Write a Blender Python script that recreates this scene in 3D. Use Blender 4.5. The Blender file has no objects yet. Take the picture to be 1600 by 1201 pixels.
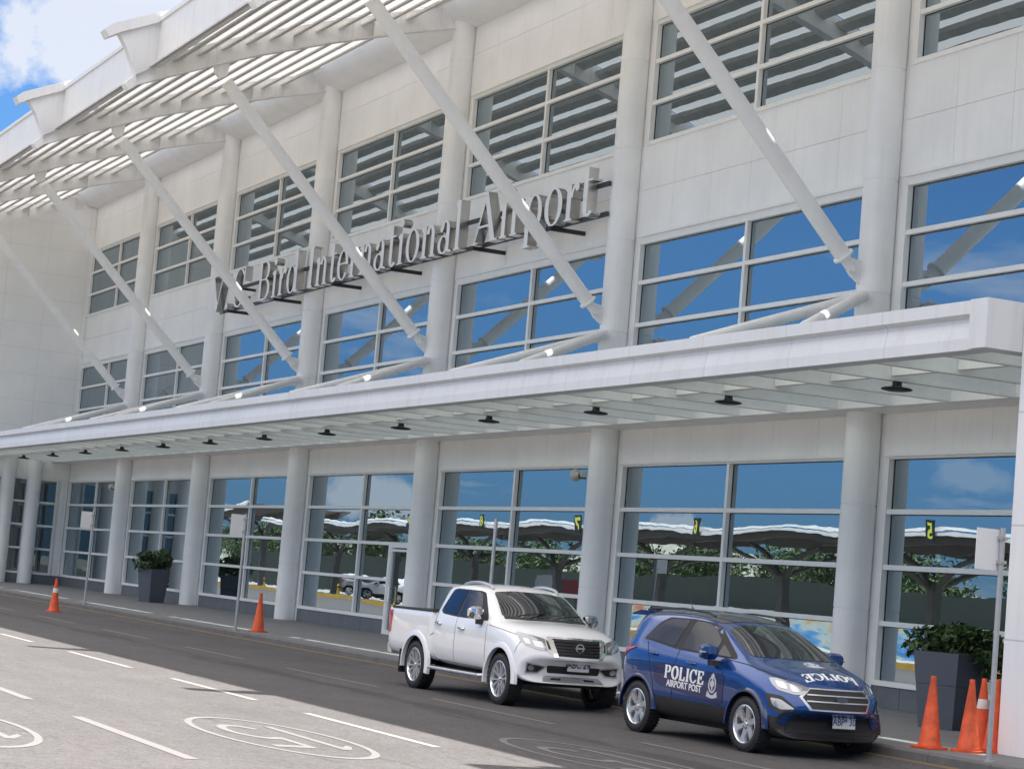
import bpy, bmesh, math, random
from mathutils import Vector, Matrix, geometry
from mathutils.bvhtree import BVHTree
random.seed(7)
PI = math.pi
scn = bpy.context.scene
COL = scn.collection

# ------------------------------------------------------------------ camera
CAM_Y, CAM_Z = -21.233, 1.480
YAW, PITCH, ROLL, FPX = 1.14184, 0.09141, 0.08464, 3439.8
def make_camera():
    cy, sy = math.cos(YAW), math.sin(YAW)
    fwd = Vector((-sy*math.cos(PITCH), cy*math.cos(PITCH), math.sin(PITCH)))
    r0 = Vector((cy, sy, 0)); u0 = r0.cross(fwd)
    c, s = math.cos(ROLL), math.sin(ROLL)
    right = c*r0 + s*u0; up = -s*r0 + c*u0
    cam = bpy.data.cameras.new('camera'); co = bpy.data.objects.new('camera', cam)
    m = Matrix((right, up, -fwd)).transposed().to_4x4(); m.translation = (0, CAM_Y, CAM_Z)
    co.matrix_world = m
    cam.sensor_fit = 'HORIZONTAL'; cam.sensor_width = 36; cam.lens = 36*FPX/1600
    cam.clip_start = .1; cam.clip_end = 3000
    COL.objects.link(co); scn.camera = co
make_camera()
# ------------------------------------------------------------------ sky + sun
SUN = Vector((-.17, .215, 1)).normalized()
SUN_EL = math.asin(SUN.z); SUN_AZ = math.atan2(SUN.x, SUN.y)
SKY_STRENGTH, SUN_STRENGTH, EXPOSURE = .06, 5.0, 1.17
def NT(nt, typ, **kw):
    n = nt.nodes.new(typ)
    for k, v in kw.items():
        if k in ('ins',):
            for kk, vv in v.items(): n.inputs[kk].default_value = vv
        else: setattr(n, k, v)
    return n
def make_world():
    w = bpy.data.worlds.new('World'); scn.world = w; w.use_nodes = True
    nt = w.node_tree; nt.nodes.clear(); L = nt.links.new
    out = NT(nt, 'ShaderNodeOutputWorld'); bg = NT(nt, 'ShaderNodeBackground'); bg.inputs[1].default_value = SKY_STRENGTH
    sky = NT(nt, 'ShaderNodeTexSky', sky_type='NISHITA', sun_disc=False, sun_elevation=SUN_EL, sun_rotation=SUN_AZ,
             air_density=1.0, dust_density=.25, ozone_density=3.0)
    tint = NT(nt, 'ShaderNodeMix', data_type='RGBA', blend_type='MULTIPLY'); tint.inputs[0].default_value = 1
    tint.inputs[7].default_value = (.44, .73, 1.04, 1)
    tc = NT(nt, 'ShaderNodeTexCoord'); sep = NT(nt, 'ShaderNodeSeparateXYZ'); L(tc.outputs['Generated'], sep.inputs[0])
    # clear sea air: the band over the horizon stays blue
    lowf = NT(nt, 'ShaderNodeMapRange', ins={'From Min': .0, 'From Max': .16, 'To Min': 1, 'To Max': 0}); L(sep.outputs[2], lowf.inputs[0])
    lowt = NT(nt, 'ShaderNodeMix', data_type='RGBA', blend_type='MULTIPLY'); L(lowf.outputs[0], lowt.inputs[0]); L(sky.outputs[0], lowt.inputs[6]); lowt.inputs[7].default_value = (.50, .58, .82, 1)
    L(lowt.outputs[2], tint.inputs[6])
    zz = NT(nt, 'ShaderNodeMath', operation='ADD'); L(sep.outputs[2], zz.inputs[0]); zz.inputs[1].default_value = .12
    def div(o):
        d = NT(nt, 'ShaderNodeMath', operation='DIVIDE'); L(o, d.inputs[0]); L(zz.outputs[0], d.inputs[1]); return d.outputs[0]
    cmb = NT(nt, 'ShaderNodeCombineXYZ'); L(div(sep.outputs[0]), cmb.inputs[0]); L(div(sep.outputs[1]), cmb.inputs[1])
    mp = NT(nt, 'ShaderNodeMapping'); L(cmb.outputs[0], mp.inputs[0]); mp.inputs['Location'].default_value = CLOUD_OFF
    n1 = NT(nt, 'ShaderNodeTexNoise', ins={'Scale': .9, 'Detail': 9, 'Roughness': .6, 'Distortion': .35}); L(mp.outputs[0], n1.inputs['Vector'])
    rp = NT(nt, 'ShaderNodeValToRGB'); L(n1.outputs[0], rp.inputs[0])
    rp.color_ramp.elements[0].position = .50; rp.color_ramp.elements[0].color = (0, 0, 0, 1)
    rp.color_ramp.elements[1].position = .68; rp.color_ramp.elements[1].color = (1, 1, 1, 1)
    # bright cloud out of view overhead is added as fill light, the band above the horizon mostly open
    hi = NT(nt, 'ShaderNodeMapRange', ins={'From Min': .24, 'From Max': .50, 'To Min': -.075, 'To Max': .28}); L(sep.outputs[2], hi.inputs[0])
    adh = NT(nt, 'ShaderNodeMath', operation='ADD'); L(n1.outputs[0], adh.inputs[0]); L(hi.outputs[0], adh.inputs[1]); L(adh.outputs[0], rp.inputs[0])
    fac = rp.outputs[0]
    # a few cumulus heaps low over the horizon, each a soft lump round one direction of the sky
    n2 = NT(nt, 'ShaderNodeTexNoise', ins={'Scale': 26, 'Detail': 6, 'Roughness': .6}); L(tc.outputs['Generated'], n2.inputs['Vector'])
    for (az, el, ra, re, dens) in HEAPS:
        d = Vector((math.sin(az)*math.cos(el), math.cos(az)*math.cos(el), math.sin(el)))
        sub = NT(nt, 'ShaderNodeVectorMath', operation='SUBTRACT'); L(tc.outputs['Generated'], sub.inputs[0]); sub.inputs[1].default_value = d
        sc = NT(nt, 'ShaderNodeVectorMath', operation='MULTIPLY'); L(sub.outputs[0], sc.inputs[0]); sc.inputs[1].default_value = (1/ra, 1/ra, 1/re)
        ln = NT(nt, 'ShaderNodeVectorMath', operation='LENGTH'); L(sc.outputs[0], ln.inputs[0])
        a = NT(nt, 'ShaderNodeMath', operation='MULTIPLY_ADD'); L(n2.outputs[0], a.inputs[0]); a.inputs[1].default_value = 2.2; a.inputs[2].default_value = -.1
        b = NT(nt, 'ShaderNodeMath', operation='SUBTRACT'); L(a.outputs[0], b.inputs[0]); L(ln.outputs[1], b.inputs[1])
        c = NT(nt, 'ShaderNodeMapRange', ins={'From Min': 0, 'From Max': .35, 'To Min': 0, 'To Max': dens}); L(b.outputs[0], c.inputs[0])
        mx = NT(nt, 'ShaderNodeMath', operation='MAXIMUM'); L(fac, mx.inputs[0]); L(c.outputs[0], mx.inputs[1]); fac = mx.outputs[0]
    mul = NT(nt, 'ShaderNodeMath', operation='MULTIPLY'); L(fac, mul.inputs[0]); mul.inputs[1].default_value = .92
    up = NT(nt, 'ShaderNodeMapRange', ins={'From Min': .0, 'From Max': .03, 'To Min': 0, 'To Max': 1}); L(sep.outputs[2], up.inputs[0])
    mul2 = NT(nt, 'ShaderNodeMath', operation='MULTIPLY'); L(mul.outputs[0], mul2.inputs[0]); L(up.outputs[0], mul2.inputs[1])
    mix = NT(nt, 'ShaderNodeMix', data_type='RGBA'); L(mul2.outputs[0], mix.inputs[0]); L(tint.outputs[2], mix.inputs[6])
    cc = NT(nt, 'ShaderNodeMix', data_type='RGBA'); h2 = NT(nt, 'ShaderNodeMapRange', ins={'From Min': .24, 'From Max': .5}); L(sep.outputs[2], h2.inputs[0]); L(h2.outputs[0], cc.inputs[0])
    cc.inputs[6].default_value = CLOUD_LOW; cc.inputs[7].default_value = CLOUD_FILL; L(cc.outputs[2], mix.inputs[7])
    L(mix.outputs[2], bg.inputs[0]); L(bg.outputs[0], out.inputs[0])
CLOUD_OFF = (3.1, 1.7, 0)
CLOUD_LOW, CLOUD_FILL = (7.0, 7.1, 7.4, 1), (17.5, 16.6, 16.2, 1)  # overhead cloud is made brighter than the low cloud, to fill the walls
HEAPS = [(-1.335, .228, .052, .036, .85), (-1.30, .25, .05, .03, .8), (-1.94, .036, .024, .012, .8), (-1.965, .030, .014, .012, .8), (-2.077, .034, .012, .007, .7), (-2.21, .066, .02, .01, .35)]
make_world()
ld = bpy.data.lights.new('sun', 'SUN'); ld.energy = SUN_STRENGTH; ld.angle = math.radians(.5); ld.color = (1, .965, .91)
lo = bpy.data.objects.new('sun', ld); COL.objects.link(lo); lo.rotation_euler = SUN.to_track_quat('Z', 'Y').to_euler(); lo.location = (-30, 10, 60)
scn.view_settings.view_transform = 'Standard'; scn.view_settings.look = 'None'
scn.view_settings.exposure = EXPOSURE; scn.view_settings.gamma = 1
scn.render.engine = 'CYCLES'
scn.cycles.max_bounces = 12; scn.cycles.diffuse_bounces = 5; scn.cycles.glossy_bounces = 6; scn.cycles.transparent_max_bounces = 16
scn.cycles.transmission_bounces = 6

# ------------------------------------------------------------------ materials
M = {}
def mat(name, col, rough=.6, metal=0, coat=0, noise=0, nscale=3, bump=0, bscale=20, spec=.5, joints=None, stain=0, emis=None, alpha=None, jdark=.62):
    """principled surface with real-colour variation; joints=(px, pz) draws panel seams every px, pz metres (world position)"""
    m = bpy.data.materials.new(name); m.use_nodes = True; nt = m.node_tree; L = nt.links.new
    p = nt.nodes['Principled BSDF']
    p.inputs['Base Color'].default_value = (*col, 1); p.inputs['Roughness'].default_value = rough
    p.inputs['Metallic'].default_value = metal; p.inputs['Coat Weight'].default_value = coat; p.inputs['Coat Roughness'].default_value = .04
    p.inputs['Specular IOR Level'].default_value = spec
    geo = NT(nt, 'ShaderNodeNewGeometry')
    cur = None
    if noise:
        n = NT(nt, 'ShaderNodeTexNoise', ins={'Scale': nscale, 'Detail': 6, 'Roughness': .6}); L(geo.outputs['Position'], n.inputs['Vector'])
        mr = NT(nt, 'ShaderNodeMapRange', ins={'From Min': .3, 'From Max': .7, 'To Min': 1-noise, 'To Max': 1+noise*.6}); L(n.outputs[0], mr.inputs[0])
        mx = NT(nt, 'ShaderNodeMix', data_type='RGBA', blend_type='MULTIPLY'); mx.inputs[0].default_value = 1
        mx.inputs[6].default_value = (*col, 1); L(mr.outputs[0], mx.inputs[7]); cur = mx.outputs[2]
    if stain:   # rain streaks: noise stretched in z
        mp = NT(nt, 'ShaderNodeMapping'); L(geo.outputs['Position'], mp.inputs[0]); mp.inputs['Scale'].default_value = (5, 5, .35)
        n = NT(nt, 'ShaderNodeTexNoise', ins={'Scale': 1.4, 'Detail': 5, 'Roughness': .65}); L(mp.outputs[0], n.inputs['Vector'])
        mr = NT(nt, 'ShaderNodeMapRange', ins={'From Min': .5, 'From Max': .78, 'To Min': 0, 'To Max': stain}); L(n.outputs[0], mr.inputs[0])
        mx = NT(nt, 'ShaderNodeMix', data_type='RGBA'); L(mr.outputs[0], mx.inputs[0])
        if cur: L(cur, mx.inputs[6])
        else: mx.inputs[6].default_value = (*col, 1)
        mx.inputs[7].default_value = (col[0]*.62, col[1]*.56, col[2]*.46, 1); cur = mx.outputs[2]
    if joints:
        sep = NT(nt, 'ShaderNodeSeparateXYZ'); L(geo.outputs['Position'], sep.inputs[0])
        f = None
        for ax, per, off in joints:
            a = NT(nt, 'ShaderNodeMath', operation='ADD'); L(sep.outputs[ax], a.inputs[0]); a.inputs[1].default_value = off + 1000*per
            b = NT(nt, 'ShaderNodeMath', operation='MODULO'); L(a.outputs[0], b.inputs[0]); b.inputs[1].default_value = per
            c = NT(nt, 'ShaderNodeMath', operation='LESS_THAN'); L(b.outputs[0], c.inputs[0]); c.inputs[1].default_value = .022
            if f is None: f = c.outputs[0]
            else:
                d = NT(nt, 'ShaderNodeMath', operation='MAXIMUM'); L(f, d.inputs[0]); L(c.outputs[0], d.inputs[1]); f = d.outputs[0]
        mx = NT(nt, 'ShaderNodeMix', data_type='RGBA'); L(f, mx.inputs[0])
        if cur: L(cur, mx.inputs[6])
        else: mx.inputs[6].default_value = (*col, 1)
        mx.inputs[7].default_value = (col[0]*jdark, col[1]*jdark, col[2]*jdark, 1); cur = mx.outputs[2]
    if cur: L(cur, p.inputs['Base Color'])
    if bump:
        n = NT(nt, 'ShaderNodeTexNoise', ins={'Scale': bscale, 'Detail': 4}); L(geo.outputs['Position'], n.inputs['Vector'])
        b = NT(nt, 'ShaderNodeBump', ins={'Strength': bump, 'Distance': .02}); L(n.outputs[0], b.inputs['Height']); L(b.outputs[0], p.inputs['Normal'])
    if emis: p.inputs['Emission Color'].default_value = (*emis[0], 1); p.inputs['Emission Strength'].default_value = emis[1]
    M[name] = m; return m
BW = 9.693                 # bay width
CX = lambda i: -31.775 - BW*(i-1)
mat('white_paint', (.88, .876, .872), .45, noise=.06, nscale=1.2, stain=.16)
mat('white_cladding', (.90, .896, .888), .5, noise=.06, nscale=.7, stain=.15)
mat('side_cladding', (.86, .853, .84), .5, noise=.05, nscale=.7, stain=.10, joints=[(1, 1.62, 0), (2, 1.05, 0)], jdark=.86)
mat('fascia_cladding', (.73, .735, .745), .4, noise=.05, nscale=.8, stain=.30, joints=[(0, 2.42, .5)], jdark=.8)
mat('roof_edge_cladding', (.73, .727, .725), .45, noise=.06, nscale=.6, stain=.28, joints=[(0, 2.42, .9)], jdark=.86)
mat('pier_cladding', (.83, .825, .83), .45, noise=.05, nscale=.8, stain=.22, joints=[(2, 1.42, .08)], jdark=.7)
mat('rafter_steel', (.84, .83, .82), .5, noise=.08, nscale=2, stain=.42)
mat('purlin_steel', (.60, .575, .545), .55, noise=.12, nscale=3, stain=.5)
mat('frame_white', (.85, .845, .83), .4, noise=.04)
mat('gasket', (.03, .03, .032), .5)
mat('joint_dark', (.40, .39, .38), .8)
mat('grey_tile', (.13, .145, .165), .5, noise=.12, nscale=3, joints=[(0, .8, .1)], jdark=.4)
mat('black_plastic', (.02, .02, .022), .45, noise=.1)
mat('rubber', (.022, .022, .024), .75, noise=.15, nscale=8)
mat('chrome', (.75, .75, .76), .12, metal=1)
mat('brushed_steel', (.62, .60, .57), .22, metal=1, noise=.12, nscale=4)
mat('letter_face', (.86, .86, .87), .35, metal=.0, noise=.06, nscale=4)
mat('black_rail', (.05, .05, .055), .5)
mat('galvanised', (.46, .47, .48), .42, metal=.5, noise=.12, nscale=6)
mat('sign_white', (.78, .78, .78), .5, noise=.04)
mat('plate_white', (.80, .80, .78), .4)
mat('plate_ink', (.03, .03, .06), .6)
mat('plate_ink_blue', (.05, .08, .30), .6)
mat('cone_orange', (.72, .105, .03), .6, noise=.35, nscale=6, stain=.6)
mat('cone_white', (.72, .70, .66), .55, noise=.2, nscale=9)
mat('pot_grey', (.085, .10, .13), .5, noise=.08, nscale=3)
mat('soil', (.04, .03, .02), .95, noise=.3, nscale=20)
mat('paint_white', (.86, .86, .865), .28, coat=1.0)
mat('paint_blue', (.002, .050, .22), .25, metal=.45, coat=1.0)
mat('tint_glass', (.010, .014, .018), .03, spec=.8, coat=.4)
mat('rear_tint', (.006, .010, .03), .05, spec=.45, coat=.05)
mat('lamp_glass', (.30, .31, .33), .08, metal=.7, coat=1)
mat('lamp_core', (.50, .52, .55), .12, metal=.7, coat=1)
mat('tail_red', (.45, .012, .02), .2, coat=.8)
mat('seam', (.02, .02, .022), .7)
mat('white_seam', (.22, .22, .23), .7)
mat('decal_white', (.82, .82, .82), .5)
mat('decal_dark', (.012, .014, .085), .3, coat=.5)
mat('decal_grey', (.55, .56, .60), .5)
mat('silver_paint', (.55, .56, .58), .3, metal=.6, coat=.7)
mat('yellow_paint', (.55, .32, .03), .55, noise=.15, nscale=3)
mat('sign_yellow', (.75, .80, .08), .5)
mat('red_panel', (.40, .03, .03), .5)
mat('fence_green', (.018, .028, .024), .8, noise=.25, nscale=2)
mat('shelter_steel', (.17, .16, .15), .6, noise=.1)
mat('bark', (.12, .09, .06), .9, noise=.3, nscale=8)
mat('concrete', (.36, .35, .33), .8, noise=.15, nscale=2)
mat('horn_cream', (.55, .52, .45), .5, noise=.08)
mat('alloy', (.80, .81, .83), .3, metal=.9)
mat('hub_dark', (.03, .03, .033), .4, metal=.3)
mat('dash_dark', (.03, .03, .03), .6)

def leafmat(name, c1, c2):
    m = bpy.data.materials.new(name); m.use_nodes = True; nt = m.node_tree; L = nt.links.new; p = nt.nodes['Principled BSDF']
    oi = NT(nt, 'ShaderNodeNewGeometry'); n = NT(nt, 'ShaderNodeTexNoise', ins={'Scale': 3.5, 'Detail': 3}); L(oi.outputs['Position'], n.inputs['Vector'])
    r = NT(nt, 'ShaderNodeValToRGB'); L(n.outputs[0], r.inputs[0]); r.color_ramp.elements[0].position = .35; r.color_ramp.elements[1].position = .65
    r.color_ramp.elements[0].color = (*c1, 1); r.color_ramp.elements[1].color = (*c2, 1); L(r.outputs[0], p.inputs['Base Color'])
    p.inputs['Roughness'].default_value = .55; M[name] = m
leafmat('leaf_dark', (.022, .05, .014), (.05, .10, .025))
leafmat('leaf_mid', (.022, .05, .012), (.06, .11, .025))

def glass_mat(name, refl, tint, wav, body=(.02, .028, .028)):
    """coated solar glazing: strong mirror layer over a dark room, panes slightly out of flat"""
    m = bpy.data.materials.new(name); m.use_nodes = True; nt = m.node_tree; L = nt.links.new; nt.nodes.clear()
    out = NT(nt, 'ShaderNodeOutputMaterial'); mx = NT(nt, 'ShaderNodeMixShader'); mx.inputs[0].default_value = refl
    d = NT(nt, 'ShaderNodeBsdfDiffuse'); d.inputs[0].default_value = (*body, 1)
    g = NT(nt, 'ShaderNodeBsdfGlossy'); g.inputs[0].default_value = (*tint, 1); g.inputs['Roughness'].default_value = .0
    geo = NT(nt, 'ShaderNodeNewGeometry'); mp = NT(nt, 'ShaderNodeMapping'); L(geo.outputs['Position'], mp.inputs[0]); mp.inputs['Scale'].default_value = (.55, 1, 1.1)
    n = NT(nt, 'ShaderNodeTexNoise', ins={'Scale': 1.3, 'Detail': 2.5, 'Roughness': .45}); L(mp.outputs[0], n.inputs['Vector'])
    b = NT(nt, 'ShaderNodeBump', ins={'Strength': 1, 'Distance': wav}); L(n.outputs[0], b.inputs['Height'])
    n2 = NT(nt, 'ShaderNodeTexNoise', ins={'Scale': .28, 'Detail': 0}); L(mp.outputs[0], n2.inputs['Vector'])
    b2 = NT(nt, 'ShaderNodeBump', ins={'Strength': 1, 'Distance': wav*9}); L(n2.outputs[0], b2.inputs['Height']); L(b.outputs[0], b2.inputs['Normal']); L(b2.outputs[0], g.inputs['Normal'])
    L(d.outputs[0], mx.inputs[1]); L(g.outputs[0], mx.inputs[2]); L(mx.outputs[0], out.inputs[0]); M[name] = m
glass_mat('mirror_glazing', .70, (.53, .62, .68), .0011)
glass_mat('shaded_glazing', .22, (.7, .78, .8), .0011, (.05, .055, .058))  # same glass as the bays, with shade put into a greyer, duller surface
def thin_glass(name, tint, trans, diff=None):
    m = bpy.data.materials.new(name); m.use_nodes = True; nt = m.node_tree; L = nt.links.new; nt.nodes.clear()
    out = NT(nt, 'ShaderNodeOutputMaterial'); t = NT(nt, 'ShaderNodeBsdfTransparent'); t.inputs[0].default_value = (*tint, 1)
    tl = NT(nt, 'ShaderNodeBsdfTranslucent'); tl.inputs[0].default_value = (*(diff or tint), 1); df = NT(nt, 'ShaderNodeBsdfDiffuse'); df.inputs[0].default_value = (*(diff or tint), 1)
    a = NT(nt, 'ShaderNodeMixShader'); a.inputs[0].default_value = .5; L(tl.outputs[0], a.inputs[1]); L(df.outputs[0], a.inputs[2])
    b = NT(nt, 'ShaderNodeMixShader'); b.inputs[0].default_value = trans; L(a.outputs[0], b.inputs[1]); L(t.outputs[0], b.inputs[2]); L(b.outputs[0], out.inputs[0]); M[name] = m
thin_glass('canopy_glass', (.80, .92, .88), .74, (.48, .60, .56))
thin_glass('roof_sheet', (.85, .83, .80), .0, (.40, .40, .398))

def asphalt():
    m = bpy.data.materials.new('asphalt'); m.use_nodes = True; nt = m.node_tree; L = nt.links.new; p = nt.nodes['Principled BSDF']
    geo = NT(nt, 'ShaderNodeNewGeometry'); P = geo.outputs['Position']
    n1 = NT(nt, 'ShaderNodeTexNoise', ins={'Scale': 34, 'Detail': 5, 'Roughness': .85}); L(P, n1.inputs['Vector'])
    n2 = NT(nt, 'ShaderNodeTexNoise', ins={'Scale': .45, 'Detail': 7, 'Roughness': .65}); L(P, n2.inputs['Vector'])
    r1 = NT(nt, 'ShaderNodeMapRange', ins={'From Min': .3, 'From Max': .7, 'To Min': .42, 'To Max': 1.62}); L(n1.outputs[0], r1.inputs[0])
    r2 = NT(nt, 'ShaderNodeMapRange', ins={'From Min': .3, 'From Max': .7, 'To Min': .84, 'To Max': 1.14}); L(n2.outputs[0], r2.inputs[0])
    mu0 = NT(nt, 'ShaderNodeMath', operation='MULTIPLY'); L(r1.outputs[0], mu0.inputs[0]); L(r2.outputs[0], mu0.inputs[1])
    n4 = NT(nt, 'ShaderNodeTexNoise', ins={'Scale': 8.5, 'Detail': 5, 'Roughness': .8}); L(P, n4.inputs['Vector'])
    r4 = NT(nt, 'ShaderNodeMapRange', ins={'From Min': .3, 'From Max': .7, 'To Min': .74, 'To Max': 1.26}); L(n4.outputs[0], r4.inputs[0])
    mu = NT(nt, 'ShaderNodeMath', operation='MULTIPLY'); L(mu0.outputs[0], mu.inputs[0]); L(r4.outputs[0], mu.inputs[1])
    # oil drips along the parking lane and worn tracks
    mp = NT(nt, 'ShaderNodeMapping'); L(P, mp.inputs[0]); mp.inputs['Scale'].default_value = (.22, 1.6, 1); mp.inputs['Location'].default_value = (3.3, .4, 0)
    n3 = NT(nt, 'ShaderNodeTexNoise', ins={'Scale': 1.6, 'Detail': 6, 'Roughness': .7}); L(mp.outputs[0], n3.inputs['Vector'])
    sep = NT(nt, 'ShaderNodeSeparateXYZ'); L(P, sep.inputs[0])
    d = NT(nt, 'ShaderNodeMath', operation='ADD'); L(sep.outputs[1], d.inputs[0]); d.inputs[1].default_value = 8.95
    ab = NT(nt, 'ShaderNodeMath', operation='ABSOLUTE'); L(d.outputs[0], ab.inputs[0])
    band = NT(nt, 'ShaderNodeMapRange', ins={'From Min': .05, 'From Max': .5, 'To Min': .21, 'To Max': 0}); L(ab.outputs[0], band.inputs[0])
    ad = NT(nt, 'ShaderNodeMath', operation='ADD'); L(n3.outputs[0], ad.inputs[0]); L(band.outputs[0], ad.inputs[1])
    st = NT(nt, 'ShaderNodeMapRange', ins={'From Min': .60, 'From Max': .69, 'To Min': 0, 'To Max': .7}); L(ad.outputs[0], st.inputs[0])
    cm = NT(nt, 'ShaderNodeMix', data_type='RGBA', blend_type='MULTIPLY'); cm.inputs[0].default_value = 1
    cm.inputs[6].default_value = (.076, .070, .070, 1); L(mu.outputs[0], cm.inputs[7])
    fm = NT(nt, 'ShaderNodeMix', data_type='RGBA'); L(st.outputs[0], fm.inputs[0]); L(cm.outputs[2], fm.inputs[6]); fm.inputs[7].default_value = (.035, .033, .032, 1)
    vo = NT(nt, 'ShaderNodeTexVoronoi', feature='DISTANCE_TO_EDGE'); vo.inputs['Scale'].default_value = .42
    wz = NT(nt, 'ShaderNodeTexNoise', ins={'Scale': 1.7, 'Detail': 6, 'Roughness': .7}); L(P, wz.inputs['Vector'])
    wa = NT(nt, 'ShaderNodeVectorMath', operation='SCALE'); L(wz.outputs['Color'], wa.inputs[0]); wa.inputs['Scale'].default_value = 1.3
    wb = NT(nt, 'ShaderNodeVectorMath', operation='ADD'); L(P, wb.inputs[0]); L(wa.outputs[0], wb.inputs[1]); L(wb.outputs[0], vo.inputs['Vector'])
    ck = NT(nt, 'ShaderNodeMapRange', ins={'From Min': .003, 'From Max': .010, 'To Min': .42, 'To Max': 0}); L(vo.outputs['Distance'], ck.inputs[0])
    cg = NT(nt, 'ShaderNodeMapRange', ins={'From Min': .50, 'From Max': .58, 'To Min': 0, 'To Max': 1}); L(n2.outputs[0], cg.inputs[0])
    cc_ = NT(nt, 'ShaderNodeMath', operation='MULTIPLY'); L(ck.outputs[0], cc_.inputs[0]); L(cg.outputs[0], cc_.inputs[1])
    # darker tyre tracks down the lanes
    trk = None
    for yc in (-9.15, -10.9, -12.75, -14.45):
        t1 = NT(nt, 'ShaderNodeMath', operation='ADD'); L(sep.outputs[1], t1.inputs[0]); t1.inputs[1].default_value = -yc
        t2 = NT(nt, 'ShaderNodeMath', operation='ABSOLUTE'); L(t1.outputs[0], t2.inputs[0])
        t3 = NT(nt, 'ShaderNodeMapRange', ins={'From Min': .05, 'From Max': .42, 'To Min': .20, 'To Max': 0}); L(t2.outputs[0], t3.inputs[0])
        if trk is None: trk = t3.outputs[0]
        else: t4 = NT(nt, 'ShaderNodeMath', operation='MAXIMUM'); L(trk, t4.inputs[0]); L(t3.outputs[0], t4.inputs[1]); trk = t4.outputs[0]
    tn = NT(nt, 'ShaderNodeMath', operation='MULTIPLY'); L(trk, tn.inputs[0]); L(n3.outputs[0], tn.inputs[1])
    ca = NT(nt, 'ShaderNodeMath', operation='ADD'); L(cc_.outputs[0], ca.inputs[0]); L(tn.outputs[0], ca.inputs[1])
    fm2 = NT(nt, 'ShaderNodeMix', data_type='RGBA'); L(ca.outputs[0], fm2.inputs[0]); L(fm.outputs[2], fm2.inputs[6]); fm2.inputs[7].default_value = (.022, .021, .021, 1); fm = fm2
    L(fm.outputs[2], p.inputs['Base Color']); p.inputs['Roughness'].default_value = .85
    b = NT(nt, 'ShaderNodeBump', ins={'Strength': .5, 'Distance': .008}); L(n1.outputs[0], b.inputs['Height']); L(b.outputs[0], p.inputs['Normal'])
    M['asphalt'] = m
asphalt()
mat('pavement', (.175, .175, .182), .75, noise=.12, nscale=1.5, bump=.2, bscale=60)
mat('kerb', (.13, .127, .125), .8, noise=.22, nscale=3, bump=.2, bscale=40)
mat('car_park_surface', (.34, .325, .30), .85, noise=.15, nscale=1)
mat('grass_ground', (.25, .25, .21), .95, noise=.35, nscale=.6)
def marking(name, col, wear):
    m = bpy.data.materials.new(name); m.use_nodes = True; nt = m.node_tree; L = nt.links.new; p = nt.nodes['Principled BSDF']
    geo = NT(nt, 'ShaderNodeNewGeometry')
    n = NT(nt, 'ShaderNodeTexNoise', ins={'Scale': 45, 'Detail': 5, 'Roughness': .8}); L(geo.outputs['Position'], n.inputs['Vector'])
    r = NT(nt, 'ShaderNodeMapRange', ins={'From Min': .42, 'From Max': .60, 'To Min': 0, 'To Max': wear}); L(n.outputs[0], r.inputs[0])
    mx = NT(nt, 'ShaderNodeMix', data_type='RGBA'); L(r.outputs[0], mx.inputs[0]); mx.inputs[6].default_value = (*col, 1); mx.inputs[7].default_value = (.11, .10, .10, 1)
    L(mx.outputs[2], p.inputs['Base Color']); p.inputs['Roughness'].default_value = .7; M[name] = m
marking('marking_white', (.31, .30, .295), .65)
marking('marking_worn', (.19, .182, .178), .8)
marking('marking_faded', (.19, .185, .18), .8)
marking('marking_yellow', (.21, .135, .05), .9)

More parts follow.
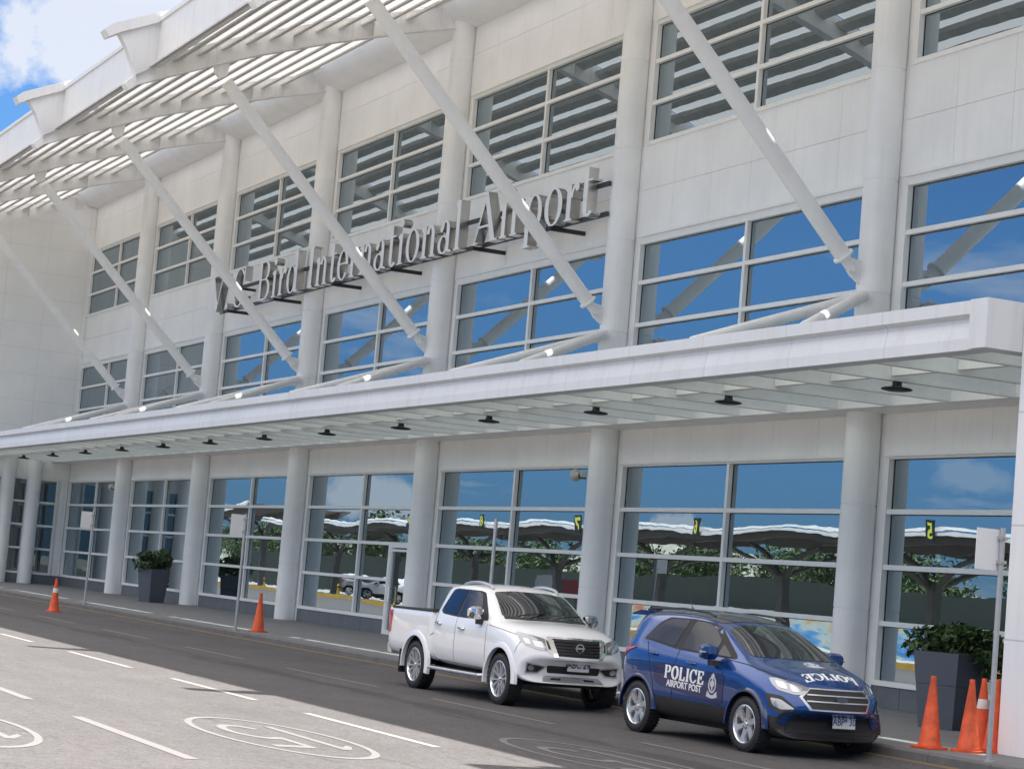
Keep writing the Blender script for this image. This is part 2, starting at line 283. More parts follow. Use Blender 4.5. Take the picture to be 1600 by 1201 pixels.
# ------------------------------------------------------------------ helpers
class MB:
    """collects shapes in world (or local) coordinates and links them as ONE mesh object"""
    def __init__(s): s.v = []; s.f = []; s.mi = []; s.sm = []; s.mats = []
    def add(s, vs, fs, m=None, smooth=False):
        o = len(s.v); s.v += [tuple(v) for v in vs]
        k = 0
        if m is not None:
            if m not in s.mats: s.mats.append(m)
            k = s.mats.index(m)
        for f in fs: s.f.append([i+o for i in f]); s.mi.append(k); s.sm.append(smooth)
        return s
    def box(s, x0, x1, y0, y1, z0, z1, m=None):
        v = [(x, y, z) for x in (x0, x1) for y in (y0, y1) for z in (z0, z1)]
        return s.add(v, [(0, 1, 3, 2), (4, 6, 7, 5), (0, 4, 5, 1), (2, 3, 7, 6), (0, 2, 6, 4), (1, 5, 7, 3)], m)
    def prism(s, pts, axis, a, b, m=None, smooth=False):
        """extrude a 2D polygon along axis; pts in the other two axes (x: (y,z), y: (x,z), z: (x,y))"""
        def P(u, v, w): return {0: (w, u, v), 1: (u, w, v), 2: (u, v, w)}[axis]
        n = len(pts); vs = [P(u, v, a) for u, v in pts] + [P(u, v, b) for u, v in pts]
        s.add(vs, [tuple(range(n)), tuple(range(2*n-1, n-1, -1))], m)
        return s.add(vs, [(i, n+i, n+(i+1) % n, (i+1) % n) for i in range(n)], m, smooth)
    def tube(s, p, q, r, r2=None, n=16, m=None, caps=True, smooth=True):
        p = Vector(p); q = Vector(q); d = (q-p).normalized(); r2 = r if r2 is None else r2
        a = d.orthogonal().normalized(); b = d.cross(a)
        vs = [p + (a*math.cos(2*PI*i/n)+b*math.sin(2*PI*i/n))*r for i in range(n)] + [q + (a*math.cos(2*PI*i/n)+b*math.sin(2*PI*i/n))*r2 for i in range(n)]
        s.add(vs, [(i, (i+1) % n, n+(i+1) % n, n+i) for i in range(n)], m, smooth)
        if caps: s.add(vs, [tuple(range(n-1, -1, -1)), tuple(range(n, 2*n))], m)
        return s
    def path(s, pts, r, n=8, m=None):
        for a, b in zip(pts[:-1], pts[1:]): s.tube(a, b, r, n=n, m=m)
        return s
    def lathe(s, prof, n=32, m=None, c=(0, 0, 0), axis='z', smooth=True):
        vs = []
        for r, h in prof:
            for i in range(n):
                t = 2*PI*i/n; x, y = r*math.cos(t), r*math.sin(t)
                vs.append({'z': (c[0]+x, c[1]+y, c[2]+h), 'y': (c[0]+x, c[1]+h, c[2]+y), 'x': (c[0]+h, c[1]+x, c[2]+y)}[axis])
        fs = [(k*n+i, k*n+(i+1) % n, (k+1)*n+(i+1) % n, (k+1)*n+i) for k in range(len(prof)-1) for i in range(n)]
        return s.add(vs, fs, m, smooth)
    def build(s, name, m=None, parent=None, loc=(0, 0, 0), bevel=0):
        me = bpy.data.meshes.new(name); L = Vector(loc)
        me.from_pydata([tuple(Vector(v)-L) for v in s.v], [], s.f); me.validate()
        for mm in (s.mats or [m]): me.materials.append(M[mm] if isinstance(mm, str) else mm)
        if s.mats:
            for p, k in zip(me.polygons, s.mi): p.material_index = k
        for p, k in zip(me.polygons, s.sm): p.use_smooth = k
        bm = bmesh.new(); bm.from_mesh(me); bmesh.ops.remove_doubles(bm, verts=bm.verts, dist=1e-5) if any(s.sm) else None
        bmesh.ops.recalc_face_normals(bm, faces=bm.faces); bm.to_mesh(me); bm.free(); me.update()
        if any(s.sm): me.set_sharp_from_angle(angle=.6)
        o = bpy.data.objects.new(name, me); COL.objects.link(o); o.location = loc
        if parent: o.parent = parent
        if bevel:
            b = o.modifiers.new('bevel', 'BEVEL'); b.width = bevel; b.segments = 2; b.limit_method = 'ANGLE'; b.angle_limit = .6
        return o
def tag(o, label=None, cat=None, group=None, kind=None):
    if label: o['label'] = label
    if cat: o['category'] = cat
    if group: o['group'] = group
    if kind: o['kind'] = kind
    return o
def empty(name, loc=(0, 0, 0), rz=0, parent=None):
    o = bpy.data.objects.new(name, None); COL.objects.link(o); o.location = loc; o.rotation_euler = (0, 0, rz)
    o.empty_display_size = .3
    if parent: o.parent = parent
    return o
def kids(o): return [c for c in bpy.data.objects if c.parent == o]
def copy_tree(o, parent=None, loc=None, rz=None, label=None):
    c = o.copy(); COL.objects.link(c)
    if parent: c.parent = parent
    if loc is not None: c.location = loc
    if rz is not None: c.rotation_euler = (0, 0, rz)
    if label: c['label'] = label
    for ch in kids(o): copy_tree(ch, c)
    return c
def union_tris(polys):
    """2D polygons -> vertices and triangles of their union"""
    vs = []; fs = []
    for p in polys:
        if sum(a[0]*b[1]-b[0]*a[1] for a, b in zip(p, list(p[1:])+[p[0]])) < 0: p = list(reversed(p))
        o = len(vs); vs += [Vector(q) for q in p]; fs.append(list(range(o, o+len(p))))
    v, e, f, ov, oe, of = geometry.delaunay_2d_cdt(vs, [], fs, 0, 1e-5)
    return v, [t for t, src in zip(f, of) if src]
def solid2d(mb, polys, fn0, fn1, mf=None, ms=None):
    """extrude the union of 2D polygons between two mappings"""
    v, t = union_tris(polys); n = len(v)
    a = [fn0(*p) for p in v]; b = [fn1(*p) for p in v]
    mb.add(a+b, [tuple(x) for x in t], mf); mb.add(a+b, [tuple(n+i for i in reversed(x)) for x in t], ms)
    cnt = {}
    for x in t:
        for i in range(3):
            k = (x[i], x[(i+1) % 3]); cnt[k] = cnt.get(k, 0)+1
    ed = [k for k in cnt if (k[1], k[0]) not in cnt]
    mb.add(a+b, [(i, n+i, n+j, j) for i, j in ed], ms)
def text_polys_mesh(txt, size=1.0, bold=.0, sx=1.0):
    """built-in sans lettering as (verts, faces) in the xy plane, centred"""
    cu = bpy.data.curves.new('t', 'FONT'); cu.body = txt; cu.size = size; cu.offset = bold; cu.align_x = 'CENTER'; cu.align_y = 'CENTER'; cu.resolution_u = 3
    o = bpy.data.objects.new('t', cu); COL.objects.link(o); dg = bpy.context.evaluated_depsgraph_get()
    me = bpy.data.meshes.new_from_object(o.evaluated_get(dg))
    vs = [(v.co.x*sx, v.co.y) for v in me.vertices]; fs = [tuple(p.vertices) for p in me.polygons]
    bpy.data.objects.remove(o); bpy.data.curves.remove(cu); bpy.data.meshes.remove(me)
    return vs, fs
def ell(cx, cy, rx, ry, tx, ty, a0=0, a1=360, n=28):
    """stroke of an ellipse with side thickness tx and top/bottom thickness ty, as quads"""
    out = []
    k = max(3, int(n*abs(a1-a0)/360))
    for i in range(k):
        A = math.radians(a0+(a1-a0)*i/k); B = math.radians(a0+(a1-a0)*(i+1)/k)
        out.append([(cx+rx*math.cos(A), cy+ry*math.sin(A)), (cx+rx*math.cos(B), cy+ry*math.sin(B)),
                    (cx+(rx-tx)*math.cos(B), cy+(ry-ty)*math.sin(B)), (cx+(rx-tx)*math.cos(A), cy+(ry-ty)*math.sin(A))])
    return out
def R4(x0, y0, x1, y1): return [(x0, y0), (x1, y0), (x1, y1), (x0, y1)]
def disc2(cx, cy, r, n=14): return [(cx+r*math.cos(2*PI*i/n), cy+r*math.sin(2*PI*i/n)) for i in range(n)]
# roman letters: unit = em, capital height .66, x-height .45
def glyph(c):
    S = .022; st = .1
    def stem(x, y0, y1, foot=True, head=False, w=st, half=False):
        g = [R4(x, y0, x+w, y1)]
        if foot: g.append(R4(x-.045, y0, x+w+.045, y0+S))
        if head == 'full': g.append(R4(x-.045, y1-S, x+w+.045, y1))
        if head == 'flag': g.append([(x-.055, y1-.05), (x+.001, y1-.09), (x+.001, y1), (x-.0, y1)])
        return g
    if c == 'V': return .72, [[(.07, .66), (.18, .66), (.42, .12), (.37, 0), (.35, 0)], [(.35, 0), (.385, 0), (.62, .66), (.585, .66)], R4(.0, .638, .26, .66), R4(.5, .638, .70, .66)]
    if c == '.': return .27, [disc2(.12, .055, .058)]
    if c == 'C': return .67, ell(.34, .33, .31, .345, .105, .025, 42, 318) + [[(.53, .52), (.59, .69), (.60, .69), (.60, .43), (.58, .43)], [(.53, .14), (.575, .10), (.615, .16), (.60, .17)]]
    if c == 'B': return .64, stem(.09, 0, .66, True, 'full') + [R4(.1, .638, .36, .66), R4(.1, .335, .36, .36), R4(.1, 0, .36, .024)] + ell(.34, .4975, .2, .1625, .1, .024, -90, 90) + ell(.35, .18, .235, .18, .11, .024, -90, 90)
    if c == 'i': return .30, stem(.1, 0, .45, True, 'flag') + [disc2(.15, .60, .062)]
    if c == 'I': return .36, stem(.12, 0, .66, True, 'full', .115)
    if c == 'l': return .30, stem(.1, 0, .68, True, 'flag')
    if c == 'r': return .37, stem(.08, 0, .45, True, 'flag') + ell(.30, .27, .135, .18, .05, .05, 60, 178) + [disc2(.315, .395, .05)]
    if c == 'd': return .53, ell(.235, .22, .205, .235, .095, .022) + [R4(.36, 0, .46, .68), [(.305, .63), (.361, .59), (.361, .68)], R4(.46, 0, .52, .03)]
    if c == 'n': return .54, stem(.08, 0, .45, True, 'flag') + stem(.35, 0, .30, True) + ell(.315, .29, .135, .165, .1, .045, 0, 165)
    if c == 't': return .33, [R4(.1, .08, .2, .60), [(.02, .42), (.1, .60), (.1, .42)], R4(.02, .425, .30, .45)] + ell(.225, .1, .125, .11, .1, .04, 180, 330)
    if c == 'e': return .46, ell(.235, .22, .205, .235, .095, .022, 0, 325) + [R4(.08, .235, .43, .258), [(.33, .22), (.44, .22), (.44, .26), (.33, .26)]]
    if c == 'a': return .47, ell(.2, .12, .17, .13, .085, .024) + [R4(.28, .05, .375, .34)] + ell(.235, .33, .14, .125, .095, .024, 0, 175) + [disc2(.13, .345, .048)] + ell(.42, .06, .14, .06, .09, .03, 180, 290)
    if c == 'o': return .50, ell(.25, .225, .22, .24, .1, .022)
    if c == 'A': return .70, [[(.03, 0), (.065, 0), (.34, .61), (.325, .68)], [(.315, .68), (.355, .68), (.64, 0), (.52, 0), (.30, .55)], R4(-.03, 0, .15, .022), R4(.44, 0, .70, .022), R4(.15, .205, .46, .235)]
    if c == 'p': return .53, stem(.08, -.21, .45, True, 'flag') + ell(.285, .22, .205, .235, .095, .022)
    if c == 'P': return .62, stem(.09, 0, .66, True, 'full', .12) + [R4(.1, .638, .36, .66), R4(.1, .30, .36, .33)] + ell(.34, .48, .23, .18, .12, .03, -90, 90)
    if c == 'O': return .72, ell(.36, .33, .32, .345, .13, .05)
    if c == 'L': return .58, stem(.09, 0, .66, True, 'full', .12) + [R4(.1, 0, .53, .045), [(.44, .04), (.53, .04), (.54, .2), (.52, .2)]]
    if c == 'E': return .62, stem(.09, 0, .66, True, 'full', .12) + [R4(.1, 0, .55, .045), R4(.1, .615, .53, .66), R4(.1, .31, .40, .35), [(.46, .04), (.55, .04), (.57, .19), (.55, .19)], [(.46, .62), (.53, .62), (.54, .48), (.52, .48)], R4(.36, .24, .40, .42)]
    return .25, []
# ------------------------------------------------------------------ ground, road, pavement
def sheet(name, pts, z, m):
    mb = MB(); mb.add([(x, y, z) for x, y in pts], [tuple(range(len(pts)))]); o = mb.build(name, m); tag(o, kind='structure'); return o
ZR = -.274
sheet('ground', [(-900, -900), (500, -900), (500, 700), (-900, 700)], ZR-.05, 'grass_ground')
sheet('road', [(-280, -28.4), (60, -28.4), (60, -5.2), (-280, -5.2)], ZR, 'asphalt')
sheet('car_park', [(-300, -48), (60, -48), (60, -31), (-300, -31)], ZR-.01, 'car_park_surface')
mb = MB(); mb.prism([(.35, 0), (-5.14, -.068), (-5.14, -.33), (.35, -.33)], 0, -130, 10); tag(mb.build('pavement', 'pavement'), kind='structure')
mb = MB()
x = -130.
while x < 10:
    mb.prism([(-5.143, -.066), (-5.27, -.068), (-5.292, -.09), (-5.30, -.33), (-5.143, -.33)], 0, x, x+1.19); x += 1.2
tag(mb.build('kerb', 'kerb'), kind='structure')
mb = MB(); mb.prism([(-5.302, -.185), (-5.78, ZR+.002), (-5.78, -.4), (-5.302, -.4)], 0, -130, 10); tag(mb.build('gutter', 'asphalt'), kind='structure')
mb = MB(); mb.add([(-130, -5.31, -.182), (10, -5.31, -.182), (10, -5.41, -.2005), (-130, -5.41, -.2005)], [(0, 1, 2, 3)]); tag(mb.build('kerb_line', 'marking_yellow'), kind='structure')
# island across the road
mb = MB(); mb.prism([(-28.0, ZR+.15), (-31.4, ZR+.15), (-31.4, ZR-.1), (-28.0, ZR-.1)], 0, -240, -8); tag(mb.build('traffic_island', 'concrete'), kind='structure')
mb = MB(); mb.prism([(-27.7, ZR+.2), (-27.99, ZR+.2), (-27.99, ZR-.1), (-27.7, ZR-.1)], 0, -240, -8); tag(mb.build('island_kerb', 'yellow_paint'), kind='structure')
# painted lines
def dash(y, x0, x1, w, m, name='lane_line'): sheet(name, [(x0, y-w/2), (x1, y-w/2), (x1, y+w/2), (x0, y+w/2)], ZR+.004, m)
for a, b in ((-68.5, -64.6), (-62.3, -58.4), (-56.1, -52.2), (-49.9, -46), (-43.7, -40.9), (-38.05, -34.0), (-31.7, -27.8), (-25.85, -21.7), (-19.6, -15.6), (-13.4, -9.4)): dash(-11.82, a, b, .115, 'marking_white')
for a, b in ((-49.5, -45.6), (-43.3, -39.4), (-37.1, -33), (-29.6, -25.55), (-23.3, -19.05), (-16.9, -12.8)): dash(-15.32, a, b, .135, 'marking_worn')
for a, b in ((-63.4, -59.4), (-56.8, -52.8), (-50.1, -46.1), (-43.43, -39.68), (-37.2, -32.75), (-30.6, -26.42), (-24.0, -19.9), (-17.6, -13.4)): dash(-8.12, a, b, .11, 'marking_faded')
def ground_fig(name, polys, m, z=ZR+.004):
    v, t = union_tris(polys); mb = MB(); mb.add([(p[0], p[1], z) for p in v], [tuple(x) for x in t]); return tag(mb.build(name, m), kind='structure')
def roundel(cx, cy, lx, ly, m):
    """speed roundel: oval ring and the figures 15, read by traffic heading +x"""
    ring = ell(0, 0, lx/2, ly/2, .15, .07, 0, 360, 56)
    P = [[(cx+p[0], cy+p[1]) for p in q] for q in ring]
    ground_fig('speed_oval_marking', P, m)
    w = .26
    def G(q): return [(cx+v, cy-u) for u, v in q]      # u to the right of the driver (-y), v ahead (+x)
    one = [R4(-.36, -1.25, -.27, 1.25), [(-.36, 1.25), (-.50, .9), (-.50, .72), (-.36, 1.0)]]
    five = [R4(-.02, .1, .07, 1.25), R4(-.02, 1.02, .42, 1.25)] + [[(x+.16, y-.42) for x, y in q] for q in ell(0, 0, .27, .82, .09, .22, -150, 118)]
    ground_fig('speed_figure_marking', [G(q) for q in one+five], m)
roundel(-22.05, -13.5, 4.5, 1.5, 'marking_worn')
roundel(-21.3, -10.0, 4.6, 1.45, 'marking_faded')
roundel(-21.5, -17.0, 4.4, 1.5, 'marking_worn')

# ------------------------------------------------------------------ the terminal
term = tag(empty('airport_terminal', (-52, 0, 0)), 'long white airport terminal with round columns, mirrored windows and braced louvred eaves', 'terminal building')
TX = -52
def part(mb, name, m=None, parent=None, ox=TX, bevel=0):
    """part whose shapes are given in world coordinates; origin on the wall line at x=ox"""
    o = mb.build(name, m, None, (ox, 0, 0), bevel); p = parent or term
    o.parent = p; px = TX
    if parent is not None and parent is not term: px = parent['_ox']
    o.location = (ox-px, 0, 0); o['_ox'] = ox
    return o
def rep(o, dx, parent=None):
    """copy of a part (and its own pieces) shifted along the facade"""
    c = o.copy(); COL.objects.link(c); c.location.x += dx if parent is None else 0
    c['_ox'] = o['_ox']+dx
    if parent: c.parent = parent
    for k in kids(o): rep(k, 0, c)
    return c
SB = [i for i in range(0, 7)]       # bay k: between column k+1 (left) and column k (right)
# columns
prof = [(0.0, 0), (.305, 0)]
for z in (1.6, 3.37, 5.1, 7.02, 9.0, 10.97, 12.9, 14.7): prof += [(.305, z-.012), (.293, z-.008), (.293, z+.008), (.305, z+.012)]
prof += [(.305, 15.8), (0, 15.8)]
mb = MB(); mb.lathe(prof, 40, c=(CX(1), 0, 0)); col0 = part(mb, 'column', 'white_paint', ox=CX(1))
for p in col0.data.polygons: p.use_smooth = abs(p.normal.z) < .5
for i in (-1, 0, 2, 3, 4, 5, 6, 7): rep(col0, CX(i)-CX(1))
# wall panels of one bay
XL, XR = CX(2), CX(1)
def panels(z0, z1, rows, n=6):
    mb = MB(); g = .004; w = (XR-XL-.42)/n
    mb.box(XL+.455, XR-.455, .242, .40, z0, z1, 'joint_dark')
    zs = [z0]+rows+[z1]
    for a, b in zip(zs[:-1], zs[1:]):
        for k in range(n): mb.box(XL+.21+k*w+g, XL+.21+(k+1)*w-g, .22, .2445, a+(g if a != z0 else 0), b-(g if b != z1 else 0), 'white_cladding')
    return mb
for (z0, z1, rows) in ((13.80, 15.74, [14.86]), (9.10, 11.03, [10.08]), (4.27, 5.45, [])):
    o = part(panels(z0, z1, rows), 'wall_panel', ox=XR)
    for k in SB: 
        if k != 1: rep(o, CX(k)-CX(1))
# side strips next to the columns
for a, b in ((XL+.2, XL+.45), (XR-.45, XR-.2)):
    mb = MB(); mb.box(a, b, .235, .405, 0.0, 13.8)
    o = part(mb, 'wall_strip', 'white_cladding', ox=XR)
    for k in SB:
        if k != 1: rep(o, CX(k)-CX(1))
mb = MB(); mb.box(XL+.45, XR-.45, .20, .40, 0.0, .365); o = part(mb, 'plinth', 'grey_tile', ox=XR)
for k in SB:
    if k != 1: rep(o, CX(k)-CX(1))
# windows
def window(z0, z1, ts, hd=.095):
    """frame with mullion and transoms, gaskets, mirrored panes; z0..z1 outer frame, ts transom centres"""
    a, b = XL+.45, XR-.45; c = (a+b)/2; fw = .095
    f = MB()
    f.box(a, a+fw, .19, .34, z0, z1, 'frame_white'); f.box(b-fw, b, .19, .34, z0, z1, 'frame_white')
    f.box(a+fw, b-fw, .20, .34, z1-hd, z1, 'frame_white'); f.box(a-.02, b+.02, .150, .189, z1-.05, z1-.002, 'frame_white'); f.box(a+fw, b-fw, .17, .34, z0, z0+.085, 'frame_white')
    f.box(c-.045, c+.045, .21, .34, z0+.085, z1-hd, 'frame_white')
    for t in ts:
        for u, v in ((a+fw, c-.045), (c+.045, b-fw)): f.box(u, v, .215, .335, t-.042, t+.042, 'frame_white')
    zz = [z0+.085]+[q for t in ts for q in (t-.042, t+.042)]+[z1-hd]
    for u, v in ((a+fw, c-.045), (c+.045, b-fw)):
        for p, q in zip(zz[::2], zz[1::2]):
            f.box(u, v, .300, .3085, q-.014, q-.0005, 'gasket'); f.box(u+.0005, u+.016, .300, .3085, p+.0005, q-.015, 'gasket'); f.box(v-.010, v-.0005, .300, .3085, p+.0005, q-.015, 'gasket')
    fr = part(f, 'window', ox=XR)
    g = MB()
    for u, v in ((a+fw-.01, c-.035), (c+.035, b-fw+.01)):
        for p, q in zip(zz[::2], zz[1::2]): g.box(u, v, .31, .325, p-.01, q+.01)
    part(g, 'pane', 'mirror_glazing', fr, ox=XR)
    return fr
for spec in ((.365, 4.27, (1.40, 2.345, 3.285), .09), (5.45, 9.10, (6.28, 7.175, 8.08), .20), (11.03, 13.80, (11.95, 12.855), .14)):
    o = window(*spec)
    for k in SB:
        if k != 1: rep(o, CX(k)-CX(1))
# glazed door in the bay left of column 3
f = MB(); a, b = -53.45, -51.75
f.box(a, a+.16, .09, .168, 0.0, 2.36); f.box(b-.1, b, .09, .168, 0.0, 2.36); f.box(a+.16, b-.1, .09, .168, 2.24, 2.36); f.box(a+.16, b-.1, .09, .168, 0, .12)
f.box(a+.24, a+.30, .07, .15, .12, 2.24); f.box(a+.30, b-.1, .075, .15, 2.14, 2.2)
o = part(f, 'door', 'frame_white', ox=a)
g = MB(); g.box(a+.17, b-.11, .12, .135, .12, 2.24); part(g, 'pane', 'mirror_glazing', o, ox=a)
g = MB(); g.tube((a+.42, .03, .85), (a+.42, .03, 1.25), .018).tube((a+.42, .03, .9), (a+.42, .1, .9), .012).tube((a+.42, .03, 1.2), (a+.42, .1, 1.2), .012); part(g, 'handle', 'chrome', o, ox=a)
# building body, roof, cornice
mb = MB(); mb.box(-104, 6, .405, 26, -.05, 16.3); part(mb, 'wall', 'white_cladding')
mb = MB(); mb.prism([(-.70, 16.31), (26.4, 17.2), (26.4, 17.5), (-.70, 16.6)], 0, -105, 7); part(mb, 'roof', 'white_paint')
pr = [(.25, 15.58)] + [(.25-1.0*math.sin(math.radians(t)), 16.42-.84*math.cos(math.radians(t))) for t in range(8, 91, 8)] + [(-.75, 16.42), (.25, 16.42)]
mb = MB(); mb.prism(pr, 0, XL+.02, XR-.02, smooth=True); o = part(mb, 'cornice', 'white_paint', ox=XR)
for k in [-1]+SB:
    if k != 1: rep(o, CX(k)-CX(1))
# rafters
UN = [(-.2, 15.56), (-1.51, 15.2), (-3.52, 14.57), (-5.46, 13.89), (-6.55, 13.44), (-8.4, 12.64)]
def un(y):
    for (a, b), (c, d) in zip(UN[:-1], UN[1:]):
        if y <= a and y >= c: return b+(y-a)/(c-a)*(d-b)
    return UN[0][1] if y > UN[0][0] else UN[-1][1]+(y+8.4)*.44
rf = MB(); x = CX(1)
web = [(y, z) for y, z in UN] + [(-8.4, 12.64+.50)] + [(y, z+.56) for y, z in reversed(UN[:-1])]
rf.prism(web, 0, x-.025, x+.025)
for (a, b), (c, d) in zip(UN[:-1], UN[1:]): rf.prism([(a, b), (c, d), (c, d-.035), (a, b-.035)], 0, x-.14, x+.14)
rf.prism([(-8.38, 12.60), (-8.56, 12.45), (-8.68, 12.60), (-8.43, 12.86)], 0, x-.16, x+.16)
for y in (-2.5, -4.6, -6.45): rf.box(x-.13, x-.025, y-.01, y+.01, un(y)+.002, un(y)+.55).box(x+.025, x+.13, y-.01, y+.01, un(y)+.002, un(y)+.55)
o = part(rf, 'rafter', 'rafter_steel', ox=x)
RI = (-1, 0, 2, 3, 4, 5, 6, 7, 8)
for i in RI: rep(o, CX(i)-CX(1))
# eaves fins with their top plates
fn = MB(); fn.prism([(-7.949, 13.14), (-8.42, 12.86), (-8.70, 13.46), (-8.93, 13.80), (-7.949, 14.24)], 0, x-.13, x+.13)
fn.prism([(-9.29, 13.80), (-9.18, 13.63), (-8.90, 13.79), (-6.6, 14.82), (-6.6, 15.06), (-9.11, 13.96)], 0, x-.24, x+.24)
o = part(fn, 'eaves_fin', 'roof_edge_cladding', ox=x)
for i in RI: rep(o, CX(i)-CX(1))
# purlins and sheeting, one louvre field per bay
lv = MB()
for k in range(12):
    y = -1.52-.588*k; z = un(y)+.33
    lv.prism([(y+.10, z+.04), (y-.13, z-.065), (y-.13, z-.02), (y+.0, z+.06), (y+.13, z+.15), (y+.145, z+.135)], 0, XL+.03, XR-.03)
o = part(lv, 'louvre_bars', 'purlin_steel', ox=XR)
for k in [-1]+SB+[7]:
    if k != 1: rep(o, CX(k)-CX(1))
sh = MB(); pts = [-1.06, -1.51, -3.52, -5.46, -6.55, -7.94]
sh.add([(q, y, un(y)+.60) for y in pts for q in (XL+.03, XR-.03)], [(2*i, 2*i+1, 2*i+3, 2*i+2) for i in range(len(pts)-1)])
o = part(sh, 'roof_sheet', 'roof_sheet', ox=XR)
for k in [-1]+SB+[7]:
    if k != 1: rep(o, CX(k)-CX(1))
mb = MB(); mb.box(-105, 7, -7.95, -7.87, 13.12, 14.30); mb.box(-105, 7, -7.99, -7.951, 14.22, 14.32)
part(mb, 'roof_fascia', 'roof_edge_cladding')
cp = MB(); cp.box(x-.95, x+.80, -1.09, -.70, 16.02, 16.06); o = part(cp, 'closure_plate', 'rafter_steel', ox=x)  # plate added to shut the sun slit near each rafter, breaking its light strip
for i in RI: rep(o, CX(i)-CX(1))
# braces
br = MB(); A = Vector((x, -.46, 7.40)); B = Vector((x, -6.32, 13.28)); d = (B-A).normalized()
br.tube(A+d*.30, B-d*.28, .148, n=24); br.tube(A+d*.27, A+d*.31, .19, n=24); br.tube(B-d*.30, B-d*.25, .165, n=24)
o = part(br, 'brace', 'white_paint', ox=x)
g = MB(); g.prism([(-.25, 7.12), (-.52, 7.30), (-.62, 7.46), (-.50, 7.60), (-.25, 7.55)], 0, x-.03, x+.03); g.tube((x-.12, -.46, 7.40), (x+.12, -.46, 7.40), .055)
g.tube(A+d*.02, A+d*.28, .10, n=16); part(g, 'pin_joint', 'white_paint', o, ox=x)
g = MB(); g.prism([(-6.10, 13.62), (-6.50, 13.46), (-6.44, 13.26), (-6.32, 13.14), (-6.16, 13.24)], 0, x-.07, x+.07); part(g, 'top_bracket', 'rafter_steel', o, ox=x)
for i in (-1, 0, 2, 3, 4, 5, 6, 7): rep(o, CX(i)-CX(1))
# canopy
cn = MB(); fp = [(-4.2, 4.95), (-4.50, 4.95), (-4.50, 5.10), (-4.46, 5.30), (-4.46, 5.36), (-4.56, 5.40), (-4.56, 5.57), (-4.2, 5.57)]
cn.prism(fp, 0, -110, -22.72)
can = part(cn, 'canopy', 'fascia_cladding')
e = MB(); e.prism([(-4.59, 4.947), (-4.59, 5.575), (.2, 5.575), (.2, 4.947)], 0, -22.71, -22.35); part(e, 'end_panel', 'fascia_cladding', can)
e = MB(); e.box(-110, -22.72, -.60, .2, 4.96, 5.28); part(e, 'back_beam', 'white_paint', can)
e = MB(); e.add([(-110, -4.199, 5.31), (-22.72, -4.199, 5.31), (-22.72, -.601, 5.31), (-110, -.601, 5.31)], [(0, 1, 2, 3)]); part(e, 'canopy_glass', 'canopy_glass', can)
bx = CX(1); e = MB(); e.box(bx-.04, bx+.04, -4.199, -.601, 4.99, 5.298).box(bx-.065, bx+.065, -4.199, -.601, 4.955, 4.989); b0 = part(e, 'canopy_beam', 'white_paint', can, ox=bx)
e = MB(); e.box(bx+.051, bx+BW/6-.051, -2.86, -2.76, 5.02, 5.297); m0 = part(e, 'cross_beam', 'white_paint', can, ox=bx)
for k in range(-5, 47):
    if k: 
        for q in (b0, m0): rep(q, -k*BW/6)
rd = MB()
for dx, yt, zt in ((4.5, -4.15, 5.6), (1.2, -4.15, 5.6)):
    P = Vector((x+(.16 if dx > 2 else -.05), -.30, 6.95 if dx > 2 else 6.92)); Q = Vector((x+dx, yt, zt)); dd = (Q-P).normalized()
    rd.tube(P+dd*.10, Q, .098, n=16); rd.tube(P+dd*.08, P+dd*.13, .118, n=16); rd.tube(P-dd*.05, P+dd*.1, .045, n=10)
o = part(rd, 'canopy_rod', 'white_paint', ox=x)
for i in (0, 2, 3, 4, 5, 6): rep(o, CX(i)-CX(1))
# projecting block on the left: plain clad wall above, colonnade below
mb = MB(); mb.prism([(.21, 5.3), (-5.0, 5.3), (-5.0, un(-5.0)-.05), (-3.52, 14.52), (-1.51, 15.15), (.21, 15.6)], 0, -104, -89.45); part(mb, 'side_wall', 'side_cladding', ox=-89.5)
mb = MB(); mb.box(-104, -89.66, -5.0, .2, -.05, 5.29); mb.box(-89.659, -89.58, -5.0, .2, 4.27, 4.95); part(mb, 'side_wall_base', 'white_cladding', ox=-89.5)
mb = MB(); mb.box(-89.659, -89.56, -5.0, .2, -.05, .365); part(mb, 'plinth', 'grey_tile', ox=-89.5)
ys = [0.0, -1.24, -2.3, -3.4, -4.5]
for y in ys[1:]:
    mb = MB(); mb.lathe([(0, -.08), (.29, -.08), (.29, 4.96), (0, 4.96)], 32, c=(-89.5, y, 0)); q = part(mb, 'column', 'white_paint', ox=-89.5)
    for p in q.data.polygons: p.use_smooth = abs(p.normal.z) < .5
for y1, y0 in zip(ys[:-1], ys[1:]):
    f = MB(); a, b = y0+.2, y1-.2
    f.box(-89.659, -89.56, a, a+.08, .366, 4.269, 'frame_white'); f.box(-89.659, -89.56, b-.08, b, .366, 4.269, 'frame_white')
    for z in (.41, 1.40, 2.345, 3.285, 4.22): f.box(-89.659, -89.57, a+.08, b-.08, z-.042, z+.042, 'frame_white')
    q = part(f, 'window', ox=-89.5); g = MB(); g.box(-89.658, -89.64, a+.08, b-.08, .43, 4.2); part(g, 'pane', 'shaded_glazing', q, ox=-89.5)
# clad pier at the near end of the canopy
mb = MB(); mb.box(-22.34, -19.6, -4.02, .2, -.06, 9.6); part(mb, 'entrance_pier', 'pier_cladding', ox=-22.3)
for o in bpy.data.objects:
    if '_ox' in o: del o['_ox']

